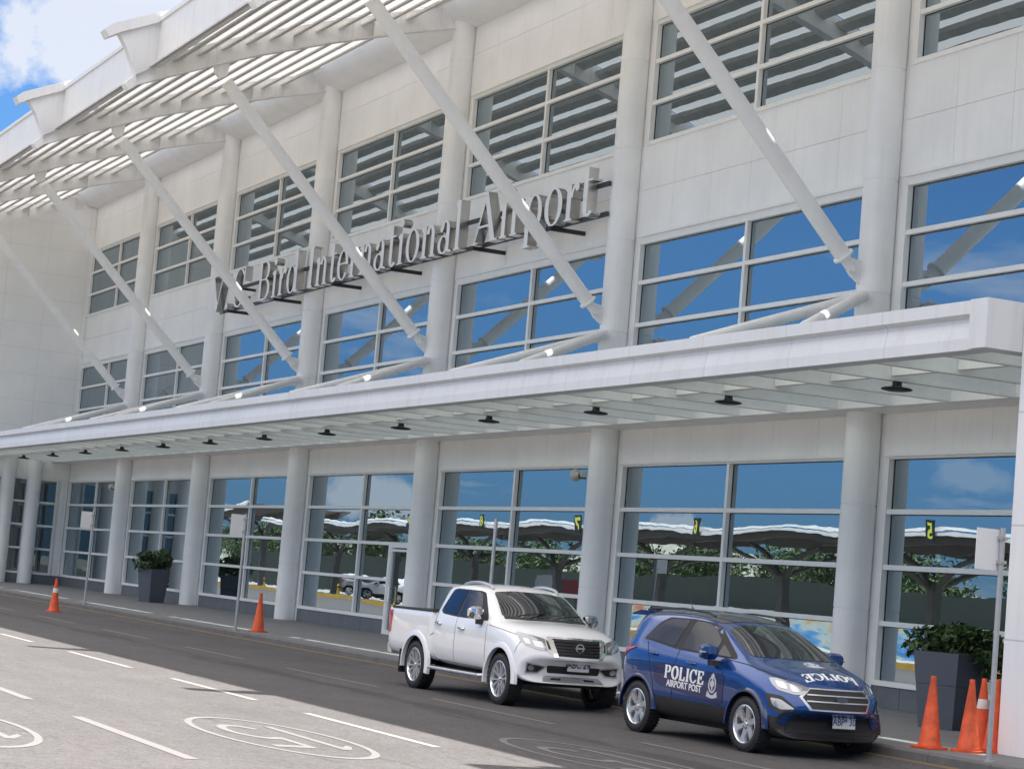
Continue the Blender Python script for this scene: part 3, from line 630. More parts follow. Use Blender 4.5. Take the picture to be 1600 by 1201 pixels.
# ------------------------------------------------------------------ the lettering
sg = tag(empty('wall_sign', (-55, -.5, 9.5)), 'silver serif letters naming the airport on black rails, between the upper and middle windows', 'sign')
def spart(mb, name, m=None): o = mb.build(name, m, None, (-55, -.5, 9.5)); o.parent = sg; o.location = (0, 0, 0); return o
EX, EZ, BZ = 2.04, 1.80, 9.51
def word(txt, x0, ex):
    x = x0
    for ch in txt:
        w, g = glyph(ch)
        if g:
            mb = MB(); solid2d(mb, [[(x+p[0]*ex, BZ+p[1]*EZ) for p in q] for q in g], lambda u, v: (u, -.64, v), lambda u, v: (u, -.40, v), 'letter_face', 'brushed_steel')
            spart(mb, 'letter')
        x += w*ex
    return x
word('V.', -69.35, 2.3); word('C', -66.95, 2.1); word('Bird', -64.4, 2.07); word('International', -59.9, 2.04); word('Airport', -48.0, 2.03)
for a, b, z in ((-68.9, -41.5, 9.50), (-67.2, -41.5, 10.16)):
    mb = MB(); mb.box(a, b, -.385, -.325, z, z+.10); spart(mb, 'rail', 'black_rail')
for x in (-67.2, -62.65, -57.6, -53.2, -47.95, -43.7):
    mb = MB(); mb.box(x-.05, x+.05, -.66, .22, 9.395, 9.485); spart(mb, 'bracket', 'black_plastic')
    mb = MB(); mb.box(x-.04, x+.04, -.33, .22, 10.17, 10.25); spart(mb, 'bracket', 'black_plastic')

# ------------------------------------------------------------------ canopy lamps
def lamp():
    r = empty('canopy_lamp', (0, 0, 0)); mb = MB(); mb.box(-.05, .05, -.05, .05, .0, .05).lathe([(0, -.001), (.07, -.001), (.08, -.03)], 16); o = mb.build('mount', 'black_plastic', r)
    mb = MB(); mb.lathe([(.06, -.02), (.12, -.035), (.20, -.045), (.235, -.062), (.22, -.08), (.12, -.085), (0, -.086)], 28); mb.build('housing', 'black_plastic', r)
    mb = MB(); mb.lathe([(.10, -.0865), (.12, -.092), (.15, -.092), (.19, -.0855)], 28); mb.build('lens_ring', 'dash_dark', r); return r
lp = lamp(); nm = ['first', 'second', 'third', 'fourth', 'fifth', 'sixth', 'seventh', 'eighth', 'ninth', 'tenth', 'eleventh', 'twelfth', 'last']
for k in range(13):
    o = lp if k == 0 else copy_tree(lp); o.location = (-26.92-4.85*k, -2.72, 4.905)
    tag(o, 'round black downlight under the glass canopy, %s of the row from the clad pier' % nm[k], 'lamp', 'downlights under the canopy')

# ------------------------------------------------------------------ horns on columns
def horn(loc, rz, label):
    r = tag(empty('horn_loudspeaker', loc, rz), label, 'loudspeaker', 'horn loudspeakers on columns')
    mb = MB(); mb.lathe([(.0, .03), (.05, .03), (.055, .20), (.07, .30), (.10, .40), (.155, .50), (.165, .505), (.15, .50), (.09, .40), (.05, .3), (.0, .28)], 26, axis='x'); mb.build('horn_bell', 'horn_cream', r)
    mb = MB(); mb.lathe([(0, -.10), (.075, -.10), (.085, -.08), (.085, .02), (.06, .04), (0, .04)], 20, axis='x'); mb.build('driver', 'horn_cream', r)
    mb = MB(); mb.box(-.02, .04, -.10, .10, -.11, -.085).box(-.02, .04, .0857, .105, -.085, .03).box(-.22, -.02, -.03, .03, -.11, -.08); mb.build('mounting_bracket', 'black_plastic', r); r.scale = (.82, .82, .82)
horn((-41.47-.42, -.25, 3.98), PI-.10, 'cream horn loudspeaker high on the column behind the white pickup')
horn((CX(6)-.42, -.25, 3.92), PI-.10, 'cream horn loudspeaker on the far column beside the potted shrub')

# ------------------------------------------------------------------ sign posts
def post(x, plate, label):
    r = tag(empty('sign_post', (x, -5.17, -.07)), label, 'sign post', 'sign posts along the kerb')
    mb = MB(); mb.tube((0, 0, 0), (0, 0, 2.72), .032, n=16).tube((0, 0, -.01), (0, 0, .03), .07, n=16); mb.build('pole', 'galvanised', r)
    if plate:
        mb = MB(); mb.box(-.045, -.033, -.34, .03, 2.22, 2.70); s_ = mb.build('plate', 'sign_white', r)
        for z in (2.32, 2.6): mb = MB(); mb.box(-.034, .04, -.05, .05, z-.02, z+.02).tube((.03, 0, z), (.055, 0, z), .014, n=8); mb.build('clamp', 'galvanised', r)
post(-63.7, 1, 'grey post with a small white plate standing by the white banded cone on the road')
post(-49.4, 1, 'grey post with a white plate beside the single cone on the kerb')
post(-35.3, 0, 'bare grey post without a plate rising behind the white pickup')
post(-21.0, 1, 'grey post with a tall white plate in front of the clustered cones by the pier')

# ------------------------------------------------------------------ cones
def cone(loc, rz, h, label, tilt=0, band=False, inst=None):
    if inst is None:
        r = empty('traffic_cone', loc, rz)
        mb = MB(); w = .19; c = .05
        sq = [(-w, -w+c), (-w+c, -w), (w-c, -w), (w, -w+c), (w, w-c), (w-c, w), (-w+c, w), (-w, w-c)]
        mb.prism(sq, 2, 0, .028); mb.build('base', 'cone_orange', r, bevel=.006)
        mb = MB(); mb.lathe([(.150, .0285), (.148, .05), (.135, .07), (.034, .86), (.036, .89), (.03, .905), (.018, .905), (.018, .86)], 32); mb.build('body', 'cone_orange', r)
        b = MB(); f = lambda z: .135-(z-.07)/(.79)*.101
        b.lathe([(f(.52)+.0025, .52), (f(.64)+.0025, .64)], 32); b.build('reflective_band', 'cone_white', r)
    else: r = inst
    s = h/.905; r.location = loc; r.rotation_euler = (tilt, 0, rz); r.scale = (s, s, s)
    tag(r, label, 'traffic cone', 'orange traffic cones'); return r
c0 = cone((-61.3, -6.62, ZR), .2, .93, 'orange cone with a white band standing on the road away from the kerb')
cs = []
for loc, rz, h, lab in (((-49.6, -4.55, -.06), .5, .91, 'dirty orange cone on the kerb beside the second sign post'),
                        ((-22.70, -4.78, -.06), .15, .89, 'orange cone in front of the large grey planter, beside the police car nose'),
                        ((-22.42, -4.40, -.06), .6, .89, 'orange cone between the large planter and the grey post'),
                        ((-22.88, -3.87, -.05), .1, .89, 'orange cone with a white band tucked behind the cluster and the post'),
                        ((-22.54, -3.92, -.05), .3, .9, 'orange cone against the white pier, half hidden by the grey post')):
    cs.append(cone(loc, rz, h, lab, 0, True, copy_tree(c0)))
for o in cs[:3]+cs[4:]:
    for k in kids(o):
        if k.name.startswith('reflective_band'): bpy.data.objects.remove(k)

# ------------------------------------------------------------------ plants
def leaves(mb, c, r, n, size, m, lob=5, seed=1, flat=.0):
    """leaf-sized faces through a lumpy crown"""
    rd = random.Random(seed); lobes = []
    for _ in range(lob):
        v = Vector((rd.gauss(0, 1), rd.gauss(0, 1), rd.gauss(0, .8))).normalized()*rd.uniform(.25, .68); lobes.append((v, rd.uniform(.35, .6)))
    for _ in range(n):
        lv, lr = rd.choice(lobes); d = Vector((rd.gauss(0, 1), rd.gauss(0, 1), rd.gauss(0, 1))).normalized()*lr*rd.uniform(.35, 1)**.5
        p = lv+d; P = Vector((c[0]+p.x*r[0], c[1]+p.y*r[1], c[2]+p.z*r[2]))
        nrm = (Vector((rd.gauss(0, 1), rd.gauss(0, 1), rd.gauss(.5, .8)))+p*.9).normalized(); a = nrm.orthogonal().normalized(); a.rotate(Matrix.Rotation(rd.uniform(0, 6.28), 3, nrm)); b = nrm.cross(a)
        s = size*rd.uniform(.6, 1.3)
        mb.add([P-a*s, P+b*s*.42-a*s*.1, P+a*s, P-b*s*.42-a*s*.1], [(0, 1, 2, 3)], m)
def planter(loc, rz, label, glabel, s=1.0, seed=1):
    r = tag(empty('planter', loc, rz), label, 'planter', 'tall tapered planters')
    a, b, h = .29*s, .385*s, 1.10
    mb = MB()
    def ring(w, z): return [(-w, -w, z), (w, -w, z), (w, w, z), (-w, w, z)]
    zs = [(a, 0), (a+(b-a)*.56, .615), (a+(b-a)*.56-.008, .62), (a+(b-a)*.56-.008, .63), (a+(b-a)*.57, .635), (b, h), (b-.035, h), (b-.05, h-.1)]
    vs = [v for w, z in zs for v in ring(w, z)]
    mb.add(vs, [(4*k+i, 4*k+(i+1) % 4, 4*k+4+(i+1) % 4, 4*k+4+i) for k in range(len(zs)-1) for i in range(4)]+[(0, 3, 2, 1)])
    mb.build('pot', 'pot_grey', r)
    mb = MB(); mb.box(-b+.055, b-.055, -b+.055, b-.055, h-.16, h-.08); mb.build('soil', 'soil', r)
    g = tag(empty('potted_shrub', (loc[0], loc[1], loc[2]+h-.08), rz), glabel, 'shrub', 'shrubs growing in the planters'); return g
g = planter((-71.28, -1.04, -.02), .35, 'slate grey tapered planter between two far columns', '')
tag(g, 'round dark green shrub in the far planter, between two columns')
mb = MB(); leaves(mb, (0, 0, .42), (.80, .80, .58), 950, .085, 'leaf_dark', 7, 3); mb.build('foliage', None, g)
mb = MB(); 
for k in range(7): t = k*.9; mb.tube((.05*math.cos(t), .05*math.sin(t), 0), (.34*math.cos(t), .34*math.sin(t), .45), .014, .006, 8)
mb.build('stems', 'bark', g)
g = planter((-26.5, -1.75, -.03), .35, 'large slate grey planter behind the orange cones near the pier', '', 1.0)
tag(g, 'wide spreading dark shrub in the planter near the pier')
mb = MB(); leaves(mb, (.05, .0, .18), (1.1, .8, .34), 1700, .075, 'leaf_dark', 9, 11); leaves(mb, (.0, 0, .42), (.42, .42, .36), 420, .075, 'leaf_dark', 4, 15); leaves(mb, (.62, .1, .02), (.6, .6, .4), 420, .07, 'leaf_dark', 4, 16); mb.build('foliage', None, g)
mb = MB()
for k in range(9): t = k*.7; mb.tube((.06*math.cos(t), .06*math.sin(t), 0), (.5*math.cos(t), .4*math.sin(t), .26), .014, .006, 8)
mb.build('stems', 'bark', g)

# ------------------------------------------------------------------ across the road (seen in the glazing)
def shelter(x0, x1, yf, z0, amp, per, label, deep=8.0):
    r = tag(empty('parking_shelter', ((x0+x1)/2, yf-deep/2, ZR)), label, 'shelter', 'wavy roofed parking shelters'); ox, oy = (x0+x1)/2, yf-deep/2
    def zz(x): return z0+amp*math.cos((x-x0)/per*2*PI)
    n = max(8, int((x1-x0)/1.4)); xs = [x0+(x1-x0)*i/n for i in range(n+1)]
    def strip(y0, y1, dz0, dz1, name, m):
        mb = MB(); vs = []
        for x in xs: z = zz(x); vs += [(x-ox, y0-oy, z+dz0-ZR), (x-ox, y1-oy, z+dz0-ZR), (x-ox, y1-oy, z+dz1-ZR), (x-ox, y0-oy, z+dz1-ZR)]
        fs = [(4*k+i, 4*k+(i+1) % 4, 4*k+4+(i+1) % 4, 4*k+4+i) for k in range(n) for i in range(4)]+[(0, 1, 2, 3), (4*n+3, 4*n+2, 4*n+1, 4*n)]
        mb.add(vs, fs); return mb.build(name, m, r)
    strip(yf-.12, yf, .03, .16, 'fascia', 'white_paint'); strip(yf-.3, yf-.121, .23, .33, 'gutter', 'white_paint')
    strip(yf-deep, yf-.301, .1, .16, 'roof', 'shelter_steel')
    for y in (yf-.8, yf-deep/2, yf-deep+.8): strip(y-.08, y+.08, -.25, .099, 'roof_beam', 'shelter_steel')
    k = x0+per/2
    while k < x1:
        mb = MB(); yb = yf-deep/2-oy; zt = zz(k)-.1-ZR
        mb.box(k-ox-.22, k-ox+.22, yb-.22, yb+.22, 0, zt-1.3)
        for sx in (-1, 1): mb.path([(k-ox, yb, zt-1.6), (k-ox+sx*1.4, yb, zt-.55), (k-ox+sx*3.0, yb, zt-.05)], .13, 8)
        for sy in (-1, 1): mb.path([(k-ox, yb, zt-1.5), (k-ox, yb+sy*(deep/2-.6), zt-.2)], .10, 8)
        mb.build('support', 'shelter_steel', r); k += per
    return r
shelter(-150, -54, -28.0, 4.62, .13, 11.6, 'long white edged wavy parking shelter mirrored in the lower windows')
shelter(-222, -152, -27.5, 5.7, .45, 25, 'tall arched white shelter roof mirrored in the far lower windows')
def bay_sign(num, x, lab):
    r = tag(empty('bay_number_sign', (x, -27.9, 4.45)), lab, 'sign', 'hanging bay number signs')
    mb = MB(); mb.box(-.27, .27, -.03, .03, .02, .84); mb.build('panel', 'black_plastic', r)
    mb = MB(); vs, fs = text_polys_mesh(num, .80, .02); mb.add([(-u, .036, v+.42) for u, v in vs], fs); mb.build('numeral', 'sign_yellow', r)
for n_, x in (('5', -69.4), ('6', -87.6), ('7', -99.2), ('8', -111.1), ('9', -122)): bay_sign(n_, x, 'black sign with a yellow numeral %s mirrored in the lower windows' % n_)
def bollard(x, y):
    r = empty('bollard', (x, y, ZR+.15)); mb = MB(); mb.lathe([(0, 0), (.075, 0), (.075, .68), (.06, .74), (0, .76)], 16); mb.build('post', 'yellow_paint', r)
    mb = MB(); mb.lathe([(.077, .52), (.077, .60)], 16); mb.build('band', 'black_plastic', r); return r
b0 = bollard(-70, -28.7)
for k in range(11):
    o = b0 if k == 0 else copy_tree(b0); o.location = (-98-5.3*k-(2 if k % 3 == 0 else 0), -28.9, ZR+.15); tag(o, 'yellow kerb bollard mirrored in the lower windows', 'bollard', 'yellow bollards on the island')
mb = MB(); mb.box(-200, -50, -44.06, -44, ZR-.1, 3.0)
tag(mb.build('screen_fence', 'fence_green'), 'long dark green screened fence mirrored in the lower windows', 'fence')
# painted hoarding
hm = bpy.data.materials.new('mural'); hm.use_nodes = True; nt = hm.node_tree; geo = NT(nt, 'ShaderNodeNewGeometry'); mp = NT(nt, 'ShaderNodeMapping'); mp.inputs['Scale'].default_value = (.22, 1, 1.1)
n = NT(nt, 'ShaderNodeTexNoise', ins={'Scale': 1.4, 'Detail': 5}); r = NT(nt, 'ShaderNodeValToRGB'); nt.links.new(geo.outputs['Position'], mp.inputs[0]); nt.links.new(mp.outputs[0], n.inputs['Vector']); nt.links.new(n.outputs[0], r.inputs[0])
cr = r.color_ramp; cr.elements[0].position = .36; cr.elements[0].color = (.04, .16, .42, 1); cr.elements[1].position = .7; cr.elements[1].color = (.55, .16, .10, 1)
for pos, c in ((.45, (.10, .32, .62, 1)), (.53, (.45, .55, .55, 1)), (.6, (.50, .42, .28, 1))): e = cr.elements.new(pos); e.color = c
nt.links.new(r.outputs[0], nt.nodes['Principled BSDF'].inputs['Base Color']); M['mural'] = hm
mb = MB(); mb.box(-128, -84, -43.3, -43.2, ZR, 1.25); tag(mb.build('painted_hoarding', 'mural'), 'low blue and sand painted hoarding mirrored beside the police car', 'hoarding')
r = tag(empty('site_hoarding', (-113.5, -34.5, ZR)), 'white and red site hoarding mirrored above the white pickup', 'hoarding')
mb = MB(); mb.box(-3.6, -.2, -.05, .05, 1.0, 2.7); mb.build('white_panel', 'sign_white', r); mb = MB(); mb.box(-.1, 2.6, -.05, .05, 1.5, 2.6); mb.build('red_panel', 'red_panel', r)
mb = MB()
for x in (-3.5, -1.8, -.15, 1.2, 2.5): mb.box(x-.05, x+.05, -.15, -.051, 0, 2.6)
mb.build('frame', 'shelter_steel', r)
def tree(x, y, h, w, seed, lab):
    rd = random.Random(seed); r = tag(empty('tree', (x, y, ZR-.05)), lab, 'tree', 'trees beyond the screened fence')
    mb = MB(); mb.tube((0, 0, 0), (.1, 0, h*.5), .2, .13, 10)
    for k in range(5): a = rd.uniform(0, 6.28); mb.tube((.1, 0, h*.42), (w*.5*math.cos(a), w*.5*math.sin(a), h*rd.uniform(.6, .85)), .1, .03, 8)
    mb.build('trunk', 'bark', r); mb = MB(); leaves(mb, (0, 0, h*.68), (w, w, h*.42), 2600, .17, 'leaf_mid', 11, seed); mb.build('crown', None, r); return r
t0 = [tree(-60, -49, 5.6, 3.0, 5, 'x'), tree(-66, -50, 6.4, 3.4, 6, 'x'), tree(-72, -49, 5.0, 3.3, 8, 'x')]
k = 0; x = -60
while x > -238:
    o = t0[k] if k < 3 else copy_tree(t0[k % 3]); o.location = (x, -49-(k*37 % 5), ZR-.05); s = .85+.35*((k*29 % 11)/11); o.scale = (s, s, s); o.rotation_euler = (0, 0, k*1.3)
    tag(o, 'leafy green tree behind the fence, one of the row mirrored in the lower windows', 'tree', 'trees beyond the screened fence'); x -= 4.9; k += 1
mb = MB(); vs = []; N = 60
for i in range(N+1):
    X = -420+i*8; vs += [(X, -75, ZR-.1), (X, -110, 5.5+2.0*math.sin(i*.35)+1.1*math.sin(i*.9)), (X, -160, 3)]
mb.add(vs, [(3*i+j, 3*i+j+1, 3*i+4+j, 3*i+3+j) for i in range(N) for j in range(2)]); tag(mb.build('hills', 'grass_ground'), kind='structure')
# ------------------------------------------------------------------ vehicles
def loft_body(st, name, crease=()):
    """closed skin through cross-sections; each section is 12 (y, z) points from keel to roof centre, mirrored"""
    K = ['u', 'zb', 'w', 'zs', 'ws', 'zg', 'wg', 'zte', 'wt', 'zt', 'bow']
    bm = bmesh.new(); rings = []; cl = bm.edges.layers.float.new('crease_edge')
    for s in st:
        s = dict(zip(K, s)); h = s['zs']-s['zb']; w = s['w']
        P = [(0, s['zb']), (.55*w, s['zb']), (w-.12, s['zb']+.004), (w-.03, s['zb']+.07), (w, s['zb']+.36*h), (w, s['zb']+.7*h), (s['ws'], s['zs']),
             (s['wg'], s['zg']), (s['wt'], s['zte']), (s['wt']-.10, s['zte']+(s['zt']-s['zte'])*.45), (s['wt']*.5, s['zt']-(s['zt']-s['zte'])*.18), (0, s['zt'])]
        L = []
        for (y, z) in P: L.append(bm.verts.new((s['u']-s['bow']*(y/.9)**2, -y, z)))
        Rr = [L[0]]+[bm.verts.new((v.co.x, -v.co.y, v.co.z)) for v in L[1:-1]]+[L[-1]]
        rings.append((L, Rr))
    n = 12
    for (A, B), (C, D) in zip(rings[:-1], rings[1:]):
        for i in range(n-1):
            bm.faces.new((A[i], A[i+1], C[i+1], C[i])); bm.faces.new((B[i], D[i], D[i+1], B[i+1]))
    for (A, B) in (rings[0], rings[-1]):
        for i in range(n-1):
            vs = []
            for v in (A[i], B[i], B[i+1], A[i+1]):
                if v not in vs: vs.append(v)
            bm.faces.new(vs)
    bmesh.ops.recalc_face_normals(bm, faces=bm.faces)
    def cr(v1, v2, c):
        e = bm.edges.get((v1, v2))
        if e: e[cl] = c
    for k, c in ((0, .75), (-1, .45)):
        A, B = rings[k]
        for i in range(n-1): cr(A[i], A[i+1], c); cr(B[i], B[i+1], c)
    for idx, k0, k1, c in crease:
        for (A, B), (C, D) in list(zip(rings[:-1], rings[1:]))[k0:k1]: cr(A[idx], C[idx], c); cr(B[idx], D[idx], c)
    me = bpy.data.meshes.new(name); bm.to_mesh(me); bm.free(); return me
def evaluated(me, mods):
    o = bpy.data.objects.new('tmp', me); COL.objects.link(o); extra = []
    for m in mods:
        if m[0] == 'sub': q = o.modifiers.new('s', 'SUBSURF'); q.levels = m[1]; q.render_levels = m[1]
        else:
            c = m[1].build('tmpc', 'seam'); extra.append(c); q = o.modifiers.new('b', 'BOOLEAN'); q.operation = 'DIFFERENCE'; q.object = c; q.solver = 'EXACT'
    dg = bpy.context.evaluated_depsgraph_get(); dg.update(); r = bpy.data.meshes.new_from_object(o.evaluated_get(dg))
    for e in extra+[o]: bpy.data.objects.remove(e)
    return r
def resample(poly, d=.05):
    out = []
    for a, b in zip(poly, poly[1:]+poly[:1]):
        k = max(1, int(math.dist(a, b)/d)); out += [(a[0]+(b[0]-a[0])*i/k, a[1]+(b[1]-a[1])*i/k) for i in range(k)]
    return out
def rounded(poly, r, n=4):
    out = []
    for i, p in enumerate(poly):
        a = Vector(poly[i-1]); c = Vector(poly[(i+1) % len(poly)]); p = Vector(p)
        la, lc = (a-p).length, (c-p).length; ra = min(r, la*.45); rc = min(r, lc*.45)
        A = p+(a-p)/la*ra; C = p+(c-p)/lc*rc
        for k in range(n+1): t = k/n; q = A*(1-t)**2+p*2*t*(1-t)+C*t*t; out.append((q.x, q.y))
    return out
class Car:
    def __init__(s, name, loc, yaw, label, cat, group=None):
        s.root = tag(empty(name, loc, yaw), label, cat, group); s.loc = Vector(loc); s.yaw = yaw
        s.inv = (Matrix.Translation(loc) @ Matrix.Rotation(yaw, 4, 'Z')).inverted()
        s.cam = s.inv @ Vector((0, CAM_Y, CAM_Z))
        cy, sy = math.cos(YAW), math.sin(YAW)
        s.fw = Vector((-sy*math.cos(PITCH), cy*math.cos(PITCH), math.sin(PITCH))); r0 = Vector((cy, sy, 0)); u0 = r0.cross(s.fw)
        s.rt = math.cos(ROLL)*r0+math.sin(ROLL)*u0; s.up = -math.sin(ROLL)*r0+math.cos(ROLL)*u0
        s.bv = []
    def skin(s, me): 
        bm = bmesh.new(); bm.from_mesh(me); s.bv.append(BVHTree.FromBMesh(bm)); bm.free()
    def hit(s, o, d):
        best = None
        for b in s.bv:
            h = b.ray_cast(o, d)
            if h[0] is not None and (best is None or h[3] < best[3]): best = h
        return best
    def ray(s, mode, a, b):
        if mode == 'side': return Vector((a, -4, b)), Vector((0, 1, 0))
        if mode == 'front': return Vector((8, a, b)), Vector((-1, 0, 0))
        if mode == 'rear': return Vector((-8, a, b)), Vector((1, 0, 0))
        if mode == 'top': return Vector((a, b, 5)), Vector((0, 0, -1))
        d = s.fw+s.rt*((a-800)/FPX)-s.up*((b-600.5)/FPX); d = (s.inv.to_3x3() @ d).normalized(); return s.cam, d
    def patch(s, mode, poly, off=.006, step=.05, mb=None, mirror=False, m=None, tris=None):
        """a sheet laid on the body: outline traced in a view of the car and dropped on its skin"""
        mb = mb or MB(); bd = None
        if tris is None:
            pl = resample(poly, step); xs = [p[0] for p in pl]; ys = [p[1] for p in pl]; ins = []
            x = min(xs)+step*.5
            while x < max(xs):
                y = min(ys)+step*.5
                while y < max(ys):
                    c = False; j = len(pl)-1
                    for i in range(len(pl)):
                        if (pl[i][1] > y) != (pl[j][1] > y) and x < (pl[j][0]-pl[i][0])*(y-pl[i][1])/(pl[j][1]-pl[i][1])+pl[i][0]: c = not c
                        j = i
                    if c and min(math.dist((x, y), p) for p in pl) > step*.4: ins.append((x, y))
                    y += step
                x += step
            v, e, f, *_ = geometry.delaunay_2d_cdt([Vector(p) for p in pl+ins], [], [list(range(len(pl)))], 1, 1e-6)
        else: v, f = tris
        P = []; Q = []
        for p in v:
            o, d = s.ray(mode, p[0], p[1]); h = s.hit(o, d)
            if h is None: P.append(None); Q.append(None); continue
            nn = h[1] if h[1].dot(d) < 0 else -h[1]
            P.append(h[0]+nn*off); Q.append(h[0]-nn*.006)
        T = [t for t in f if all(P[i] is not None for i in t)]
        if not T: return mb
        d0 = sorted((P[t[0]]-s.ray(mode, *v[t[0]])[0]).length for t in T)[len(T)//2]
        use = sorted({i for t in T for i in t}); ix = {i: k for k, i in enumerate(use)}; n = len(use)
        vs = [P[i] for i in use]+[Q[i] for i in use]; F = [[ix[i] for i in t] for t in T]; cnt = {}
        for t in F:
            for i in range(len(t)): cnt[(t[i], t[(i+1) % len(t)])] = 1
        ed = [k for k in cnt if (k[1], k[0]) not in cnt]
        for sg in ((1, -1) if mirror else (1,)):
            vv = [(p.x, p.y*sg, p.z) for p in vs]
            mb.add(vv, F, m, True); mb.add(vv, [(i, n+i, n+j, j) for i, j in ed], m)
        return mb
    def part(s, mb, name, m=None, parent=None, cut=None):
        """link a piece; pieces that sit on both flanks (or fore and aft of u=cut) become objects of their own"""
        def key(f):
            ys = [mb.v[i][1] for i in f]; xs = [mb.v[i][0] for i in f]
            k = 0 if min(ys) < -.04 and max(ys) < .0 else (1 if max(ys) > .04 and min(ys) > .0 else 2)
            return (k, 0 if cut is None else int(sum(xs)/len(xs) > cut))
        ks = [key(f) for f in mb.f]
        if any(k[0] == 2 for k in ks) or len(set(ks)) == 1: return mb.build(name, m, parent or s.root)
        out = None
        for K in sorted(set(ks)):
            q = MB(); q.mats = list(mb.mats); ix = {}
            for f, mi, sm, k in zip(mb.f, mb.mi, mb.sm, ks):
                if k != K: continue
                for i in f:
                    if i not in ix: ix[i] = len(q.v); q.v.append(mb.v[i])
                q.f.append([ix[i] for i in f]); q.mi.append(mi); q.sm.append(sm)
            par = parent
            if isinstance(parent, list): par = parent[K[0]] if len(parent) > K[0] else parent[0]
            o = q.build(name, m, par or s.root); out = (out or [])+[o]
        return out
    def line(s, mode, pts, w, mb, off=.0035, mirror=False, step=.06):
        """thin strip along a polyline on the body (shut lines, trims)"""
        for a, b in zip(pts[:-1], pts[1:]):
            a = Vector(a); b = Vector(b); d = (b-a).normalized(); nn = Vector((-d.y, d.x))*w/2
            s.patch(mode, [tuple(a-nn), tuple(b-nn), tuple(b+nn), tuple(a+nn)], off, step, mb, mirror)
    def wheel(s, u, y, r, w, style, side):
        e = empty('wheel', (u, y, r), 0 if side < 0 else PI, s.root)
        rr = r*.70 if style == 'pick' else r*.695; o = -w/2
        t = MB(); t.lathe([(rr-.01, -w*.42), (rr+.01, -w*.47), (r-.055, -w*.5), (r-.018, -w*.44), (r-.004, -w*.36), (r, -w*.2), (r, w*.2), (r-.004, w*.36), (r-.018, w*.44), (r-.055, w*.5), (rr, w*.45)], 48, axis='y')
        for k in range(40):
            a = 2*PI*k/40; c, q = math.cos(a), math.sin(a)
            for s0, s1 in ((-w*.44, -w*.12), (w*.12, w*.44)):
                p = [Vector(((r+dr)*math.cos(a+da), yy, (r+dr)*math.sin(a+da))) for yy in (s0, s1) for dr, da in ((-.012, -.05), (.004, -.035), (.004, .035), (-.012, .05))]
                t.add(p, [(0, 1, 5, 4), (1, 2, 6, 5), (2, 3, 7, 6), (0, 3, 2, 1), (4, 5, 6, 7)])
        t.build('tyre', 'rubber', e)
        g = MB(); g.lathe([(rr+.012, o+.012), (rr-.004, o+.006), (rr-.014, o+.02), (rr-.02, o+.05), (rr-.03, w*.4)], 48, m='alloy', axis='y')
        g.lathe([(rr-.03, w*.1), (.09, w*.1), (0, w*.1)], 32, m='hub_dark', axis='y')
        ns = 6
        for k in range(ns):
            a0 = 2*PI*k/ns+.3
            for da in ((-.2, .2) if style == 'pick' else (-.0,)):
                a = a0+da; c, q = math.cos(a), math.sin(a); tx, tz = -q, c
                wi, wo = (.016, .022) if style == 'pick' else (.036, .052)
                def PT(rad, lat, yy): return (rad*c+lat*tx, yy, rad*q+lat*tz)
                vs = []
                for rad, hw, yy in ((.05, wi, o+.035), (rr*.55, wi, o+.03), (rr-.01, wo, o+.018)):
                    vs += [PT(rad, -hw, yy+.05), PT(rad, -hw*.8, yy), PT(rad, hw*.8, yy), PT(rad, hw, yy+.05)]
                g.add(vs, [(4*j+i, 4*j+(i+1) % 4, 4*j+4+(i+1) % 4, 4*j+4+i) for j in range(2) for i in range(4)]+[(11, 10, 9, 8)], 'alloy')
            if style == 'pick':
                c, q = math.cos(a0), math.sin(a0); tx, tz = -q, c
                def PT(rad, lat, yy): return (rad*c+lat*tx, yy, rad*q+lat*tz)
                g.add([PT(.07, -.01, o+.05), PT(.07, .01, o+.05), PT(rr-.015, .05, o+.04), PT(rr-.015, -.05, o+.04)], [(0, 1, 2, 3)], 'hub_dark')
        g.lathe([(0, o+.022), (.03, o+.022), (.034, o+.03), (.06, o+.034), (.066, o+.06), (.066, w*.1)], 24, m='alloy', axis='y')
        for k in range(5): a = 2*PI*k/5; g.tube((.048*math.cos(a), o+.026, .048*math.sin(a)), (.048*math.cos(a), o+.045, .048*math.sin(a)), .008, n=8, m='hub_dark')
        g.build('rim', None, e); return e
def finish_body(c, me, paint, axles, R, name='body', clad=None):
    cut = MB()
    for u, z in axles:
        for y0, y1 in ((-1.3, -.56), (.56, 1.3)): cut.tube((u, y0, z), (u, y1, z), R, n=48, smooth=False)
    m2 = evaluated(me, [('sub', 2)]); c.skin(m2)
    m3 = evaluated(me, [('sub', 2), ('cut', cut)])
    bm = bmesh.new(); bm.from_mesh(m3)
    if clad is not None:
        bmesh.ops.bisect_plane(bm, geom=bm.verts[:]+bm.edges[:]+bm.faces[:], plane_co=(0, 0, clad[0]), plane_no=Vector((clad[1], 0, 1)))
    bm.to_mesh(m3); bm.free(); m3.materials.clear()
    for q in (paint, 'seam', 'black_plastic'): m3.materials.append(M[q])
    for p in m3.polygons:
        p.material_index = 0; p.use_smooth = True; co = p.center
        if any(math.hypot(co.x-u, co.z-z) < R+.004 for u, z in axles) and abs(co.y) < 1.2 and (any(abs(math.hypot(co.x-u, co.z-z)-R) < .03 and abs(Vector((p.normal.x, p.normal.z)).length) > .75 and Vector((co.x-u, co.z-z)).dot(Vector((p.normal.x, p.normal.z))) < 0 for u, z in axles) or abs(abs(co.y)-.56) < .02): p.material_index = 1; p.use_smooth = False
        elif clad is not None and co.z+clad[1]*co.x < clad[0]: p.material_index = 2
    bpy.data.meshes.remove(me); o = bpy.data.objects.new(name, m3); COL.objects.link(o); o.parent = c.root
    return o
